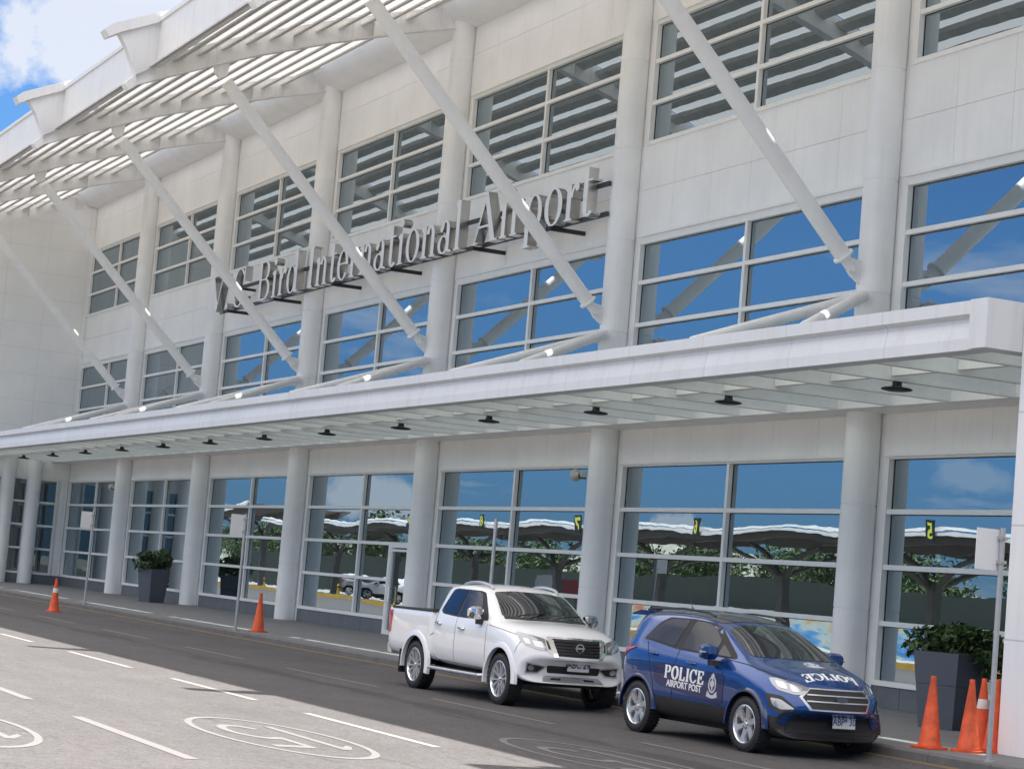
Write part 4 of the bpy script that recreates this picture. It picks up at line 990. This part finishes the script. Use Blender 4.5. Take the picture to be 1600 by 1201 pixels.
def flare(u, z, R, t, y0, y1, a0, a1, mb, n=26, m=None):
    """raised lip round a wheel opening, both sides"""
    for sg in (1, -1):
        vs = []
        for i in range(n+1):
            a = math.radians(a0+(a1-a0)*i/n); c, q = math.cos(a), math.sin(a)
            for r, y in ((R-.004, y0), (R-.004, y1), (R+t*.45, y1), (R+t, y1-.018), (R+t+.012, y0)): vs.append((u+r*c, sg*-y, z+r*q))
        mb.add(vs, [(5*k+i, 5*k+(i+1) % 5, 5*k+5+(i+1) % 5, 5*k+5+i) for k in range(n) for i in range(5)]+[(0, 1, 2, 3, 4), tuple(5*n+i for i in (4, 3, 2, 1, 0))], m, True)
    return mb
def num_plate(c, u, y, z, w, h, txt, ink, tilt=0, name='number_plate', back=True, hd=1):
    mb = MB()
    if back: mb.box(-.012, -.001, -w/2-.02, w/2+.02, -h/2-.02, h/2+.02)
    mb2 = MB(); mb2.box(0, .008, -w/2, w/2, -h/2, h/2)
    e = mb2.build(name, 'plate_white', c.root); e.location = (u, y, z)
    if back: mb.build('plate_holder', 'black_plastic', e)
    t = MB(); vs, fs = text_polys_mesh(txt, h*.74, .002, .80); ax = (min(v[0] for v in vs)+max(v[0] for v in vs))/2; ay = (min(v[1] for v in vs)+max(v[1] for v in vs))/2; t.add([(.0095, (a-ax), b-ay) for a, b in vs], fs)
    t.build('plate_text', ink, e); return e
def mirrors(c, u, z, y, shell, shellmat, rot=0):
    for sg in (-1, 1):
        mb = MB(); pts = [(-.02, -.10), (.05, -.095), (.10, -.02), (.09, .07), (.02, .10), (-.03, .085), (-.045, 0)]
        vs = []
        for (dy, k) in ((0, .72), (.035, .98), (.13, 1.0), (.20, .9), (.235, .6)):
            for a, b in pts: vs.append((u+a*k, sg*(y+dy), z+b*k))
        n = 7; F = [(n*j+i, n*j+(i+1) % n, n*j+n+(i+1) % n, n*j+n+i) for j in range(4) for i in range(n)]+[tuple(range(n)), tuple(range(5*n-1, 4*n-1, -1))]
        mb.add(vs, F, None, True); o = mb.build('wing_mirror', shellmat, c.root)
        mb = MB(); mb.add([(u-.047, sg*(y+.05), z-.07), (u-.047, sg*(y+.2), z-.06), (u-.047, sg*(y+.2), z+.06), (u-.047, sg*(y+.05), z+.07)], [(0, 1, 2, 3)]); mb.build('mirror_glass', 'tint_glass', o)
        mb = MB(); mb.prism([(u-.03, z-.10), (u+.05, z-.10), (u+.07, z-.17), (u-.02, z-.17)], 1, sg*(y-.04), sg*(y+.09)); mb.build('mirror_foot', 'black_plastic', o)

# ---- white double-cab pickup
def pickup(loc, yaw, label, hero=True, rot=None, group=None):
    c = Car('pickup_truck', loc, yaw, label, 'pickup truck', group)
    #        u    zb   w    zs   ws    zg   wg    zte  wt   zt   bow
    st = [(.60, .50, .905, 1.13, .895, 1.235, .86, 1.655, .66, 1.735, .0),
          (.80, .46, .915, 1.13, .905, 1.235, .87, 1.69, .67, 1.765, .0),
          (1.3, .44, .92, 1.12, .91, 1.225, .875, 1.705, .68, 1.80, .0),
          (1.8, .44, .92, 1.11, .91, 1.215, .875, 1.70, .68, 1.785, .03),
          (2.1, .44, .92, 1.105, .91, 1.21, .875, 1.665, .675, 1.735, .09),
          (2.48, .44, .92, 1.10, .91, 1.205, .875, 1.47, .735, 1.545, .14),
          (2.84, .44, .92, 1.09, .91, 1.20, .87, 1.255, .80, 1.315, .19),
          (2.98, .44, .92, 1.08, .91, 1.185, .86, 1.225, .77, 1.275, .18),
          (3.35, .44, .925, 1.05, .91, 1.15, .85, 1.20, .73, 1.25, .16),
          (3.66, .42, .925, .99, .90, 1.08, .83, 1.13, .70, 1.185, .17),
          (3.85, .40, .915, .90, .885, .985, .82, 1.035, .69, 1.08, .22),
          (3.93, .38, .90, .74, .885, .82, .83, .90, .70, .93, .27),
          (4.0, .40, .86, .60, .86, .66, .82, .72, .66, .75, .29)]
    me = loft_body(st, 'b', crease=[(7, 0, 6, .45), (8, 0, 6, .35), (8, 7, 10, .3)])
    ax = [(0, .38), (3.15, .38)]
    finish_body(c, me, 'paint_white', ax, .475)
    # load bed
    sb = [(-1.20, .52, .87, 1.0, .88, 1.20, .885, 1.255, .875, 1.255, .05), (-1.14, .50, .905, 1.0, .91, 1.20, .905, 1.262, .885, 1.262, .05), (-.5, .48, .915, 1.0, .915, 1.20, .905, 1.262, .885, 1.262, 0),
          (.2, .48, .915, 1.0, .915, 1.20, .905, 1.262, .885, 1.262, 0), (.585, .48, .91, 1.0, .91, 1.20, .90, 1.262, .88, 1.262, 0)]
    mb_ = loft_body(sb, 'bb', crease=[(7, 0, 9, .6), (8, 0, 9, .9)])
    cut = MB(); cut.box(-1.10, .53, -.80, .80, .72, 1.6)
    for y0, y1 in ((-1.3, -.56), (.56, 1.3)): cut.tube((0, y0, .38), (0, y1, .38), .475, n=48, smooth=False)
    c.skin(evaluated(mb_, [('sub', 2)])); m3 = evaluated(mb_, [('sub', 2), ('cut', cut)]); m3.materials.clear()
    for q in ('paint_white', 'seam'): m3.materials.append(M[q])
    for p in m3.polygons:
        co = p.center; p.material_index = 0; p.use_smooth = True
        ins = abs(co.y) < .805 and -1.105 < co.x < .535 and co.z > .715
        arch = math.hypot(co.x, co.z-.38) < .48 and (abs(abs(co.y)-.56) < .02 or Vector((co.x, co.z-.38)).dot(Vector((p.normal.x, p.normal.z))) < -.3)
        if ins or arch: p.material_index = 1; p.use_smooth = False
    o = bpy.data.objects.new('load_bed', m3); COL.objects.link(o); o.parent = c.root
    mb = MB()
    for sg in (-1, 1): mb.box(-1.12, .57, sg*.845-.055, sg*.845+.055, 1.255, 1.292)
    mb.box(-1.18, -1.09, -.79, .79, 1.255, 1.285); mb.box(.52, .57, -.79, .79, 1.255, 1.285); mb.build('bed_rail', 'black_plastic', o, bevel=.01)
    A = lambda pts: [(590+x*.25, 880+y*.25) for x, y in pts]
    # flares
    mb = MB(); flare(0, .38, .475, .075, .88, .945, -12, 186, mb); flare(3.15, .38, .475, .075, .88, .945, -4, 190, mb); c.part(mb, 'wheel_arch', 'paint_white', cut=1.5)
    # glazing: band, panes, screen
    mb = MB(); c.patch('side', rounded([(.74, 1.30), (.86, 1.25), (1.40, 1.225), (2.52, 1.215), (2.50, 1.25), (2.02, 1.635), (1.85, 1.66), (.98, 1.665), (.84, 1.64)], .05), .004, .06, mb, True); c.part(mb, 'window_surround', 'seam')
    for nm_, pl in (('rear_side_window', [(.80, 1.315), (.90, 1.27), (1.39, 1.248), (1.42, 1.645), (1.0, 1.645), (.88, 1.62)]), ('front_side_window', [(1.50, 1.243), (2.28, 1.235), (1.98, 1.60), (1.82, 1.64), (1.50, 1.645)])):
        mb = MB(); c.patch('side', rounded(pl, .05), .009, .05, mb, True); c.part(mb, nm_, 'rear_tint')
    mb = MB(); c.patch('front', rounded([(-.71, 1.30), (.71, 1.30), (.60, 1.655), (.3, 1.69), (-.3, 1.69), (-.60, 1.655)], .05), .005, .06, mb); c.part(mb, 'windscreen', 'tint_glass')
    mb = MB(); c.patch('top', rounded([(2.78, -.70), (2.94, -.35), (2.97, 0), (2.94, .35), (2.78, .70), (2.70, .69), (2.86, .3), (2.87, 0), (2.86, -.3), (2.70, -.69)], .02), .006, .05, mb); q = c.part(mb, 'scuttle', 'black_plastic')
    mb = MB()
    for y0 in (-.55, .08): mb.path([(2.88, y0, 1.325), (2.83, y0+.2, 1.36), (2.74, y0+.52, 1.385)], .009, 6)
    c.part(mb, 'wiper', 'black_plastic')
    # shut lines
    for pts in ([(1.46, 1.22), (1.47, .9), (1.46, .50)], [(2.56, 1.17), (2.60, .95), (2.60, .50)], [(.50, .88), (.66, 1.05), (.68, 1.26)], [(.60, .53), (2.60, .50)], [(2.62, 1.16), (3.1, 1.115), (3.45, 1.07), (3.62, 1.045)], [(3.62, 1.04), (3.63, .96), (3.60, .80)]):
        mb = MB(); c.line('side', pts, .010, mb, mirror=True); c.part(mb, 'shut_line', 'white_seam')
    mb = MB()
    for u, z in ((.82, 1.10), (1.70, 1.06)):
        for sg in (-1, 1):
            h = c.hit(*c.ray('side', u, z)); y = abs(h[0].y)+.012
            mb.path([(u-.10, sg*(y-.01), z+.004), (u-.07, sg*(y+.022), z+.004), (u+.07, sg*(y+.022), z-.004), (u+.10, sg*(y-.01), z-.006)], .019, 8)
    c.part(mb, 'door_handle', 'chrome', cut=1.2)
    mirrors(c, 2.33, 1.32, .885, None, 'chrome')
    # lamps, grille, bumper
    hl = rounded(A([(863, 424), (890, 427), (1042, 470), (1062, 545), (1010, 540), (925, 508), (885, 470)]), 2)
    mb = MB(); c.patch('cam', hl, .008, 2.2, mb, True); q = c.part(mb, 'headlight', 'lamp_glass')
    mb = MB(); c.patch('cam', rounded(A([(905, 462), (945, 470), (960, 505), (925, 500)]), 3), .013, 1.6, mb, True); c.patch('cam', rounded(A([(965, 478), (1030, 490), (1040, 530), (985, 520)]), 3), .013, 1.6, mb, True); c.part(mb, 'headlight_reflector', 'lamp_core', q)
    mb = MB(); c.patch('cam', A([(1040, 470), (1118, 480), (1122, 560), (1098, 572), (1062, 545)]), .007, 2.2, mb, True); c.part(mb, 'grille_surround', 'chrome')
    mb = MB(); c.patch('cam', A([(1052, 480), (1078, 484), (1090, 540), (1068, 536)]), .011, 2.2, mb, True); c.part(mb, 'side_vent', 'black_plastic')
    mb = MB(); c.patch('front', [(-.40, 1.04), (.40, 1.04), (.34, .80), (-.34, .80)], .008, .05, mb); q = c.part(mb, 'grille', 'black_plastic')
    mb = MB()
    for k in range(5): c.patch('front', [(-.385+.01*k, 1.012-.044*k), (.385-.01*k, 1.012-.044*k), (.385-.01*k, .998-.044*k), (-.385+.01*k, .998-.044*k)], .022, .06, mb)
    c.part(mb, 'grille_bar', 'hub_dark', q)
    mb = MB(); c.patch('front', [(-.47, 1.07), (.47, 1.07), (.44, 1.043), (-.44, 1.043)], .014, .03, mb)
    for sg in (-1, 1): c.patch('front', [(sg*.49, 1.055), (sg*.405, 1.043), (sg*.335, .78), (sg*.405, .78)], .014, .03, mb)
    c.part(mb, 'grille_trim', 'chrome')
    h = c.hit(*c.ray('front', 0, .93)); eu = h[0].x+.028
    mb = MB()
    for (r_, R_) in ((.05, .07),):
        vs = [(eu+.012*(j % 2), r*math.cos(2*PI*i/32), .935+r*math.sin(2*PI*i/32)) for j, r in ((0, r_), (1, r_), (3, R_), (2, R_)) for i in range(32)]
        mb.add(vs, [(32*j+i, 32*j+(i+1) % 32, 32*((j+1) % 4)+(i+1) % 32, 32*((j+1) % 4)+i) for j in range(4) for i in range(32)], None, True)
    mb.box(eu, eu+.014, -.078, .078, .921, .949); c.part(mb, 'emblem', 'chrome')
    mb = MB(); c.patch('front', rounded([(-.43, .65), (.47, .65), (.45, .54), (-.41, .54)], .03), .006, .05, mb); c.part(mb, 'bumper_intake', 'black_plastic')
    mb = MB(); c.patch('front', rounded([(-.46, .50), (.46, .50), (.52, .41), (-.52, .41)], .02), .008, .06, mb); q = c.part(mb, 'skid_plate', 'silver_paint')
    mb = MB()
    for sg in (-1, 1): c.patch('front', rounded([(sg*.18, .485), (sg*.34, .485), (sg*.38, .435), (sg*.20, .435)], .01), .013, .05, mb)
    c.part(mb, 'skid_slot', 'seam', q)
    mb = MB(); c.patch('cam', A([(930, 612), (1058, 640), (1000, 686), (918, 682)]), .006, 2, mb, True); q = c.part(mb, 'fog_light', 'silver_paint')
    mb = MB(); c.patch('cam', A([(938, 622), (1040, 643), (995, 676), (928, 672)]), .011, 2, mb, True); c.part(mb, 'fog_recess', 'black_plastic', q)
    mb = MB(); c.patch('cam', [(590+.25*x, 880+.25*y) for x, y in disc2(955, 648, 20)], .016, 1.5, mb, True); c.part(mb, 'fog_lens', 'lamp_core', q)
    h = c.hit(*c.ray('front', 0, .66)); num_plate(c, h[0].x+.035, .07, .685, .36, .20, 'ABC 29', 'plate_ink')
    # tail lamps, bumper, steps, rails, flaps
    mb = MB(); c.patch('side', rounded([(-1.24, 1.22), (-1.05, 1.22), (-1.10, .86), (-1.25, .84)], .03), .01, .05, mb, True); c.patch('rear', rounded([(-.90, 1.2), (-.76, 1.2), (-.78, .86), (-.90, .86)], .03), .01, .05, mb, True); c.part(mb, 'tail_light', 'tail_red')
    mb = MB(); mb.prism([(-1.14, .50), (-1.31, .52), (-1.33, .66), (-1.21, .70)], 1, -.84, .84); c.part(mb, 'rear_bumper', 'chrome')
    for sg in (-1, 1):
        mb = MB(); y = sg*.93; mb.path([(.60, y-sg*.10, .40), (.72, y+sg*.045, .385), (2.52, y+sg*.045, .385), (2.64, y-sg*.10, .40)], .028, 10)
        mb.box(.72, 2.52, min(y-sg*.12, y+sg*.035), max(y-sg*.12, y+sg*.035), .375, .405); o = c.part(mb, 'side_step', 'silver_paint')
        mb = MB(); mb.box(.78, 2.46, min(y-sg*.10, y+sg*.05), max(y-sg*.10, y+sg*.05), .4055, .418)
        for u in (.9, 1.6, 2.3): mb.box(u-.03, u+.03, min(y-sg*.3, y-sg*.1), max(y-sg*.3, y-sg*.1), .36, .40)
        mb.build('step_tread', 'black_plastic', o)
        mb = MB(); n = 14; P = []
        for i in range(n+1):
            t = i/n; u = .95+1.05*t; P.append((u, sg*(.585-.02*t), 1.715+.075*math.sin(PI*t)**.6 if 0 < t < 1 else 1.70))
        mb.path(P, .022, 8); c.part(mb, 'roof_rail', 'silver_paint')
        mb = MB(); mb.box(-.60, -.575, min(sg*.70, sg*.93), max(sg*.70, sg*.93), .22, .60); c.part(mb, 'mud_flap', 'rubber')
    mb = MB(); mb.box(-1.0, 3.7, -.52, .52, .34, .50); mb.box(-1.0, 3.6, -.62, .62, .50, .60); mb.tube((0, -.8, .38), (0, .8, .38), .06).tube((3.15, -.8, .38), (3.15, .8, .38), .05); c.part(mb, 'chassis', 'seam')
    for u in (0, 3.15):
        for sg in (-1, 1): c.wheel(u, sg*.80, .381, .255, 'pick', sg)
    if rot: c.root.rotation_euler = (0, 0, rot[1]); c.root.location = rot[0]
    return c
pk = pickup((-33.28, -6.43, ZR), .021, 'white double cab pickup with roof rails parked behind the blue police car')

# ---- blue police crossover
def suv(loc, yaw, label, paint='paint_blue', police=True, cat='police car', group=None, name='police_car'):
    c = Car(name, loc, yaw, label, cat, group)
    st = [(-.70, .42, .76, .93, .78, 1.03, .74, 1.40, .50, 1.46, -.20),
          (-.60, .36, .83, .98, .83, 1.12, .77, 1.50, .56, 1.575, -.16),
          (-.35, .32, .875, 1.02, .865, 1.20, .79, 1.545, .595, 1.635, -.05),
          (.1, .28, .885, 1.02, .88, 1.19, .80, 1.565, .61, 1.675, .0),
          (.6, .26, .885, 1.00, .88, 1.155, .80, 1.57, .615, 1.685, .0),
          (1.1, .26, .885, .98, .88, 1.13, .80, 1.555, .61, 1.665, .04),
          (1.5, .26, .885, .965, .88, 1.115, .80, 1.49, .605, 1.585, .10),
          (2.0, .26, .885, .955, .88, 1.10, .80, 1.27, .69, 1.36, .16),
          (2.46, .26, .88, .94, .875, 1.06, .80, 1.10, .73, 1.155, .22),
          (2.62, .26, .88, .92, .87, 1.02, .79, 1.065, .70, 1.115, .22),
          (2.95, .24, .87, .86, .855, .95, .76, .99, .64, 1.04, .25),
          (3.18, .22, .85, .76, .82, .84, .70, .885, .58, .925, .30),
          (3.28, .22, .83, .62, .80, .69, .68, .73, .54, .76, .36),
          (3.33, .24, .78, .46, .76, .50, .68, .54, .54, .56, .36)]
    me = loft_body(st, 'b', crease=[(7, 0, 8, .4), (8, 0, 8, .3), (6, 8, 12, .2)])
    finish_body(c, me, paint, [(0, .335), (2.52, .335)], .40, clad=(.53, .014))
    B = lambda pts: [(950+x*.28125, 920+y*.28125) for x, y in pts]
    mb = MB(); flare(0, .335, .40, .045, .84, .892, 0, 182, mb); flare(2.52, .335, .40, .045, .84, .892, -2, 184, mb); c.part(mb, 'wheel_arch', 'black_plastic' if not police else 'arch_blue', cut=1.2)
    mb = MB(); c.patch('side', rounded([(-.08, 1.225), (.06, 1.22), (.80, 1.14), (1.75, 1.105), (2.12, 1.10), (2.10, 1.14), (1.50, 1.47), (1.30, 1.52), (.85, 1.545), (.30, 1.54), (.12, 1.46)], .05), .004, .06, mb, True); c.part(mb, 'window_surround', 'seam')
    for nm_, pl in (('rear_side_window', [(-.01, 1.245), (.10, 1.235), (.72, 1.17), (.80, 1.525), (.36, 1.52), (.17, 1.44)]), ('front_side_window', [(.90, 1.155), (1.62, 1.125), (1.66, 1.30), (1.40, 1.46), (1.2, 1.505), (.94, 1.52)]), ('quarter_window', [(1.72, 1.125), (2.02, 1.115), (1.73, 1.27)])):
        mb = MB(); c.patch('side', rounded(pl, .045), .009, .05, mb, True); c.part(mb, nm_, 'side_glass')
    mb = MB(); c.patch('front', rounded([(-.66, 1.155), (.66, 1.155), (.56, 1.46), (.3, 1.525), (-.3, 1.525), (-.56, 1.46)], .06), .005, .06, mb); c.part(mb, 'windscreen', 'tint_glass')
    mb = MB(); c.patch('rear', rounded([(-.60, 1.10), (.60, 1.10), (.48, 1.40), (-.48, 1.40)], .06), .005, .06, mb); c.part(mb, 'rear_window', 'tint_glass')
    mb = MB(); c.patch('top', rounded([(-.55, -.52), (1.42, -.55), (1.50, 0), (1.42, .55), (-.55, .52)], .08), .005, .08, mb); c.part(mb, 'roof_panel', 'roof_black' if police else 'paint_white')
    mb = MB()
    for sg in (-1, 1): mb.path([(-.35, sg*.545, 1.605), (-.25, sg*.555, 1.635), (.5, sg*.565, 1.668), (1.1, sg*.56, 1.645), (1.25, sg*.55, 1.60)], .015, 8)
    c.part(mb, 'roof_rail', 'black_plastic')
    mb = MB(); mb.prism([(-.60, 1.60), (-.80, 1.55), (-.80, 1.53), (-.58, 1.54)], 1, -.55, .55); c.part(mb, 'roof_spoiler', paint)
    mb = MB(); mb.tube((-.15, 0, 1.67), (-.28, 0, 1.90), .005, .003, 6).tube((-.13, 0, 1.655), (-.16, 0, 1.69), .018, .008, 8); c.part(mb, 'aerial', 'black_plastic')
    for pts in ([(.86, 1.14), (.87, .85), (.84, .46)], [(1.93, 1.10), (1.97, .9), (1.96, .50)], [(.06, 1.20), (.22, 1.0), (.36, .72), (.44, .5)], [(1.98, 1.09), (2.35, 1.055), (2.7, .99), (2.95, .93)]):
        mb = MB(); c.line('side', pts, .008, mb, mirror=True); c.part(mb, 'shut_line', 'seam')
    mb = MB()
    for u, z in ((.32, 1.055), (1.24, .985)):
        for sg in (-1, 1):
            h = c.hit(*c.ray('side', u, z)); y = abs(h[0].y)+.010
            mb.path([(u-.10, sg*(y-.01), z+.01), (u-.07, sg*(y+.02), z+.008), (u+.07, sg*(y+.02), z-.002), (u+.10, sg*(y-.01), z-.006)], .014, 8)
    c.part(mb, 'door_handle', paint, cut=.8); mirrors(c, 1.76, 1.16, .86, None, paint)
    mb = MB()
    for sg in (-1, 1):
        mb.box(1.765, 1.855, min(sg*1.06, sg*1.097), max(sg*1.06, sg*1.097), 1.15, 1.168)
    c.part(mb, 'mirror_indicator', 'lamp_core')
    mb = MB(); c.patch('cam', rounded(B([(893, 490), (945, 494), (1040, 520), (1122, 552), (1090, 586), (1040, 588), (945, 560), (912, 528)]), 3), .008, 2.4, mb, True); q = c.part(mb, 'headlight', 'lamp_glass')
    mb = MB(); c.patch('cam', rounded(B([(925, 505), (985, 520), (1000, 560), (945, 545)]), 4), .013, 1.6, mb, True); c.patch('cam', rounded(B([(1005, 525), (1085, 552), (1060, 575), (1020, 570)]), 4), .013, 1.6, mb, True); c.part(mb, 'headlight_reflector', 'lamp_core', q)
    mb = MB(); c.patch('cam', rounded(B([(872, 572), (965, 592), (1072, 684), (1064, 708), (955, 694), (895, 655)]), 3), .006, 2.4, mb, True); q = c.part(mb, 'fog_light', 'black_plastic')
    mb = MB(); c.patch('cam', rounded(B([(900, 600), (960, 612), (1040, 668), (960, 668), (915, 645)]), 4), .011, 1.8, mb, True); c.part(mb, 'fog_lens', 'lamp_glass', q)
    G = [(-.39, .835), (.39, .835), (.50, .735), (.40, .60), (-.40, .60), (-.50, .735)]
    mb = MB(); c.patch('front', [(y*1.06, .72+(z-.72)*1.13) for y, z in G], .006, .05, mb); c.part(mb, 'grille_surround', 'silver_paint')
    mb = MB(); c.patch('front', [(y*.985, .72+(z-.72)*.98) for y, z in G], .012, .05, mb); q = c.part(mb, 'grille', 'black_plastic')
    mb = MB()
    for z, w in ((.765, .44), (.69, .45)): c.patch('front', [(-w, z+.007), (w, z+.007), (w, z-.007), (-w, z-.007)], .022, .06, mb)
    c.part(mb, 'grille_bar', 'silver_paint', q)
    mb = MB(); c.patch('front', [(.09*math.cos(t*PI/12), .725+.034*math.sin(t*PI/12)) for t in range(24)], .030, .04, mb); c.part(mb, 'emblem', 'emblem_blue')
    mb = MB(); c.patch('front', [(-.60, .44), (.60, .44), (.66, .30), (-.66, .30)], .006, .06, mb); c.part(mb, 'bumper_intake', 'seam')
    mb = MB()
    for sg in (-1, 1): c.patch('front', [(sg*.50, .58), (sg*.62, .58), (sg*.76, .42), (sg*.66, .38)], .010, .05, mb)
    c.part(mb, 'bumper_blade', paint)
    mb = MB(); c.patch('side', rounded([(-.76, 1.17), (-.56, 1.12), (-.45, 1.05), (-.62, .98), (-.74, .98)], .02), .012, .05, mb, True); c.patch('rear', rounded([(-.83, 1.12), (-.55, 1.1), (-.57, .97), (-.82, .97)], .02), .012, .05, mb, True); c.part(mb, 'tail_light', 'tail_red')
    mb = MB(); mb.box(-.5, 3.0, -.55, .55, .2, .34); mb.tube((0, -.7, .33), (0, .7, .33), .04).tube((2.52, -.7, .33), (2.52, .7, .33), .04); c.part(mb, 'chassis', 'seam')
    for u in (0, 2.52):
        for sg in (-1, 1): c.wheel(u, sg*.775, .335, .215, 'suv', sg)
    if police:
        h = c.hit(*c.ray('front', 0, .47)); num_plate(c, h[0].x+.045, .17, .465, .34, .17, 'ABP* 30', 'plate_ink_blue', back=False)
        for sd in (-1, 1):
            def lay(tr, off, name, m):
                mb = MB(); c.patch('side', None, off, .05, mb, False, None, tr)
                if sd > 0: mb.v = [(x, -y, z) for x, y, z in mb.v]
                return c.part(mb, name, m)
            mb = MB(); c.patch('side', rounded([(.36, .95), (.75, .955), (2.02, .90), (2.03, .55), (1.9, .52), (.55, .66), (.42, .70)], .02), .005, .05, mb)
            if sd > 0: mb.v = [(x, -y, z) for x, y, z in mb.v]
            c.part(mb, 'decal_panel', 'decal_dark')
            polys = []; x = 0
            for ch in 'POLICE':
                w, g = glyph(ch)
                for dx in (-.028, 0, .028):
                    for dz in (-.012, .012): polys += [[(x+p[0]+dx, p[1]+dz) for p in q] for q in g]
                x += w+.03
            k = .94/x; v, t = union_tris(polys)
            def place(v, u0, z0, kx, kz, slope):
                if sd > 0: return [(u0+(x*k-a)*kx if False else u0+a*kx, z0+b*kz+slope*a*kx) for a, b in v]
                return [(u0+a*kx, z0+b*kz+slope*a*kx) for a, b in v]
            if sd > 0: vv = [((.66+1.60)-(.66+a*k), .765+b*.245-.03*(x*k-a*k)) for a, b in v]
            else: vv = [(.66+a*k, .765+b*.245-.03*a*k) for a, b in v]
            lay((vv, t), .010, 'police_lettering', 'decal_white')
            tv, tf = text_polys_mesh('AIRPORT POST', .122, .002, 1.0)
            vv = [(1.14+(a if sd < 0 else -a), .685+b-.03*(a if sd < 0 else -a)) for a, b in tv]; lay((vv, tf), .010, 'post_lettering', 'decal_white')
            cu, cz = 1.79, .735; P = ell(cu, cz+.02, .085, .105, .02, .02) + [disc2(cu, cz+.03, .045)] + [R4(cu-.012, cz-.05, cu+.012, cz+.12), R4(cu-.05, cz+.02, cu+.05, cz+.035), [(cu-.12, cz-.13), (cu-.10, cz-.06), (cu-.03, cz-.11), (cu+.03, cz-.11), (cu+.10, cz-.06), (cu+.12, cz-.13), (cu+.03, cz-.15), (cu-.03, cz-.15)], [(cu-.04, cz+.125), (cu, cz+.165), (cu+.04, cz+.125), (cu+.02, cz+.12), (cu-.02, cz+.12)]]
            lay(union_tris(P), .010, 'crest', 'decal_grey')
        # bonnet lettering reads the right way in a driver's mirror
        polys = []; x = 0
        for ch in 'POLICE':
            w, g = glyph(ch)
            for dx in (-.025, .025): polys += [[(x+p[0]+dx, p[1]) for p in q] for q in g]
            x += w
        v, t = union_tris(polys); k = .80/x
        mb = MB(); c.patch('top', None, .007, .05, mb, False, None, ([(3.09-.14*b/.66, .40-a*k) for a, b in v], t)); c.part(mb, 'bonnet_lettering', 'decal_white')
        P = ell(2.62, 0, .07, .11, .02, .03) + [disc2(2.62, 0, .035), [(2.72, -.15), (2.69, -.05), (2.69, .05), (2.72, .15), (2.75, .05), (2.75, -.05)], R4(2.54, -.02, 2.7, .02)]
        mb = MB(); c.patch('top', None, .007, .05, mb, False, None, union_tris(P)); c.part(mb, 'bonnet_crest', 'decal_grey')
    return c
mat('arch_blue', (.006, .02, .10), .3, metal=.2, coat=.8)
mat('roof_black', (.010, .012, .022), .22, coat=.8)
mat('side_glass', (.006, .010, .018), .04, spec=.4, coat=.05)
mat('emblem_blue', (.005, .012, .04), .2, coat=1)
mat('paint_silver', (.42, .44, .47), .3, metal=.7, coat=1)
pc = suv((-25.94, -6.33, ZR), .059, 'dark blue police car with white side lettering parked nearest the camera')
# vehicles across the road, seen only in the glazing
s2 = suv((-157, -38, ZR), -1.2, 'silver crossover parked across the road, mirrored in the glazing beside the door', 'paint_silver', False, 'car', None, 'parked_car')
s3 = suv((-147.5, -38.4, ZR), 1.9, 'white crossover parked across the road, mirrored in the glazed door', 'paint_white', False, 'car', None, 'parked_car')
copy_tree(s3.root, None, (-108.5, -38.2, ZR), .25, 'white crossover parked across the road, mirrored above the police car roof')
copy_tree(s2.root, None, (-80.5, -37.5, ZR), .1, 'silver crossover parked across the road, mirrored behind the large planter')
copy_tree(pk.root, None, (-205, -31.5, ZR), .25, 'white pickup mirrored in the bay beside the side wall')
copy_tree(pk.root, None, (-124.5, -38.4, ZR), 1.4, 'white pickup parked under the shelter, mirrored above the white pickup roof')
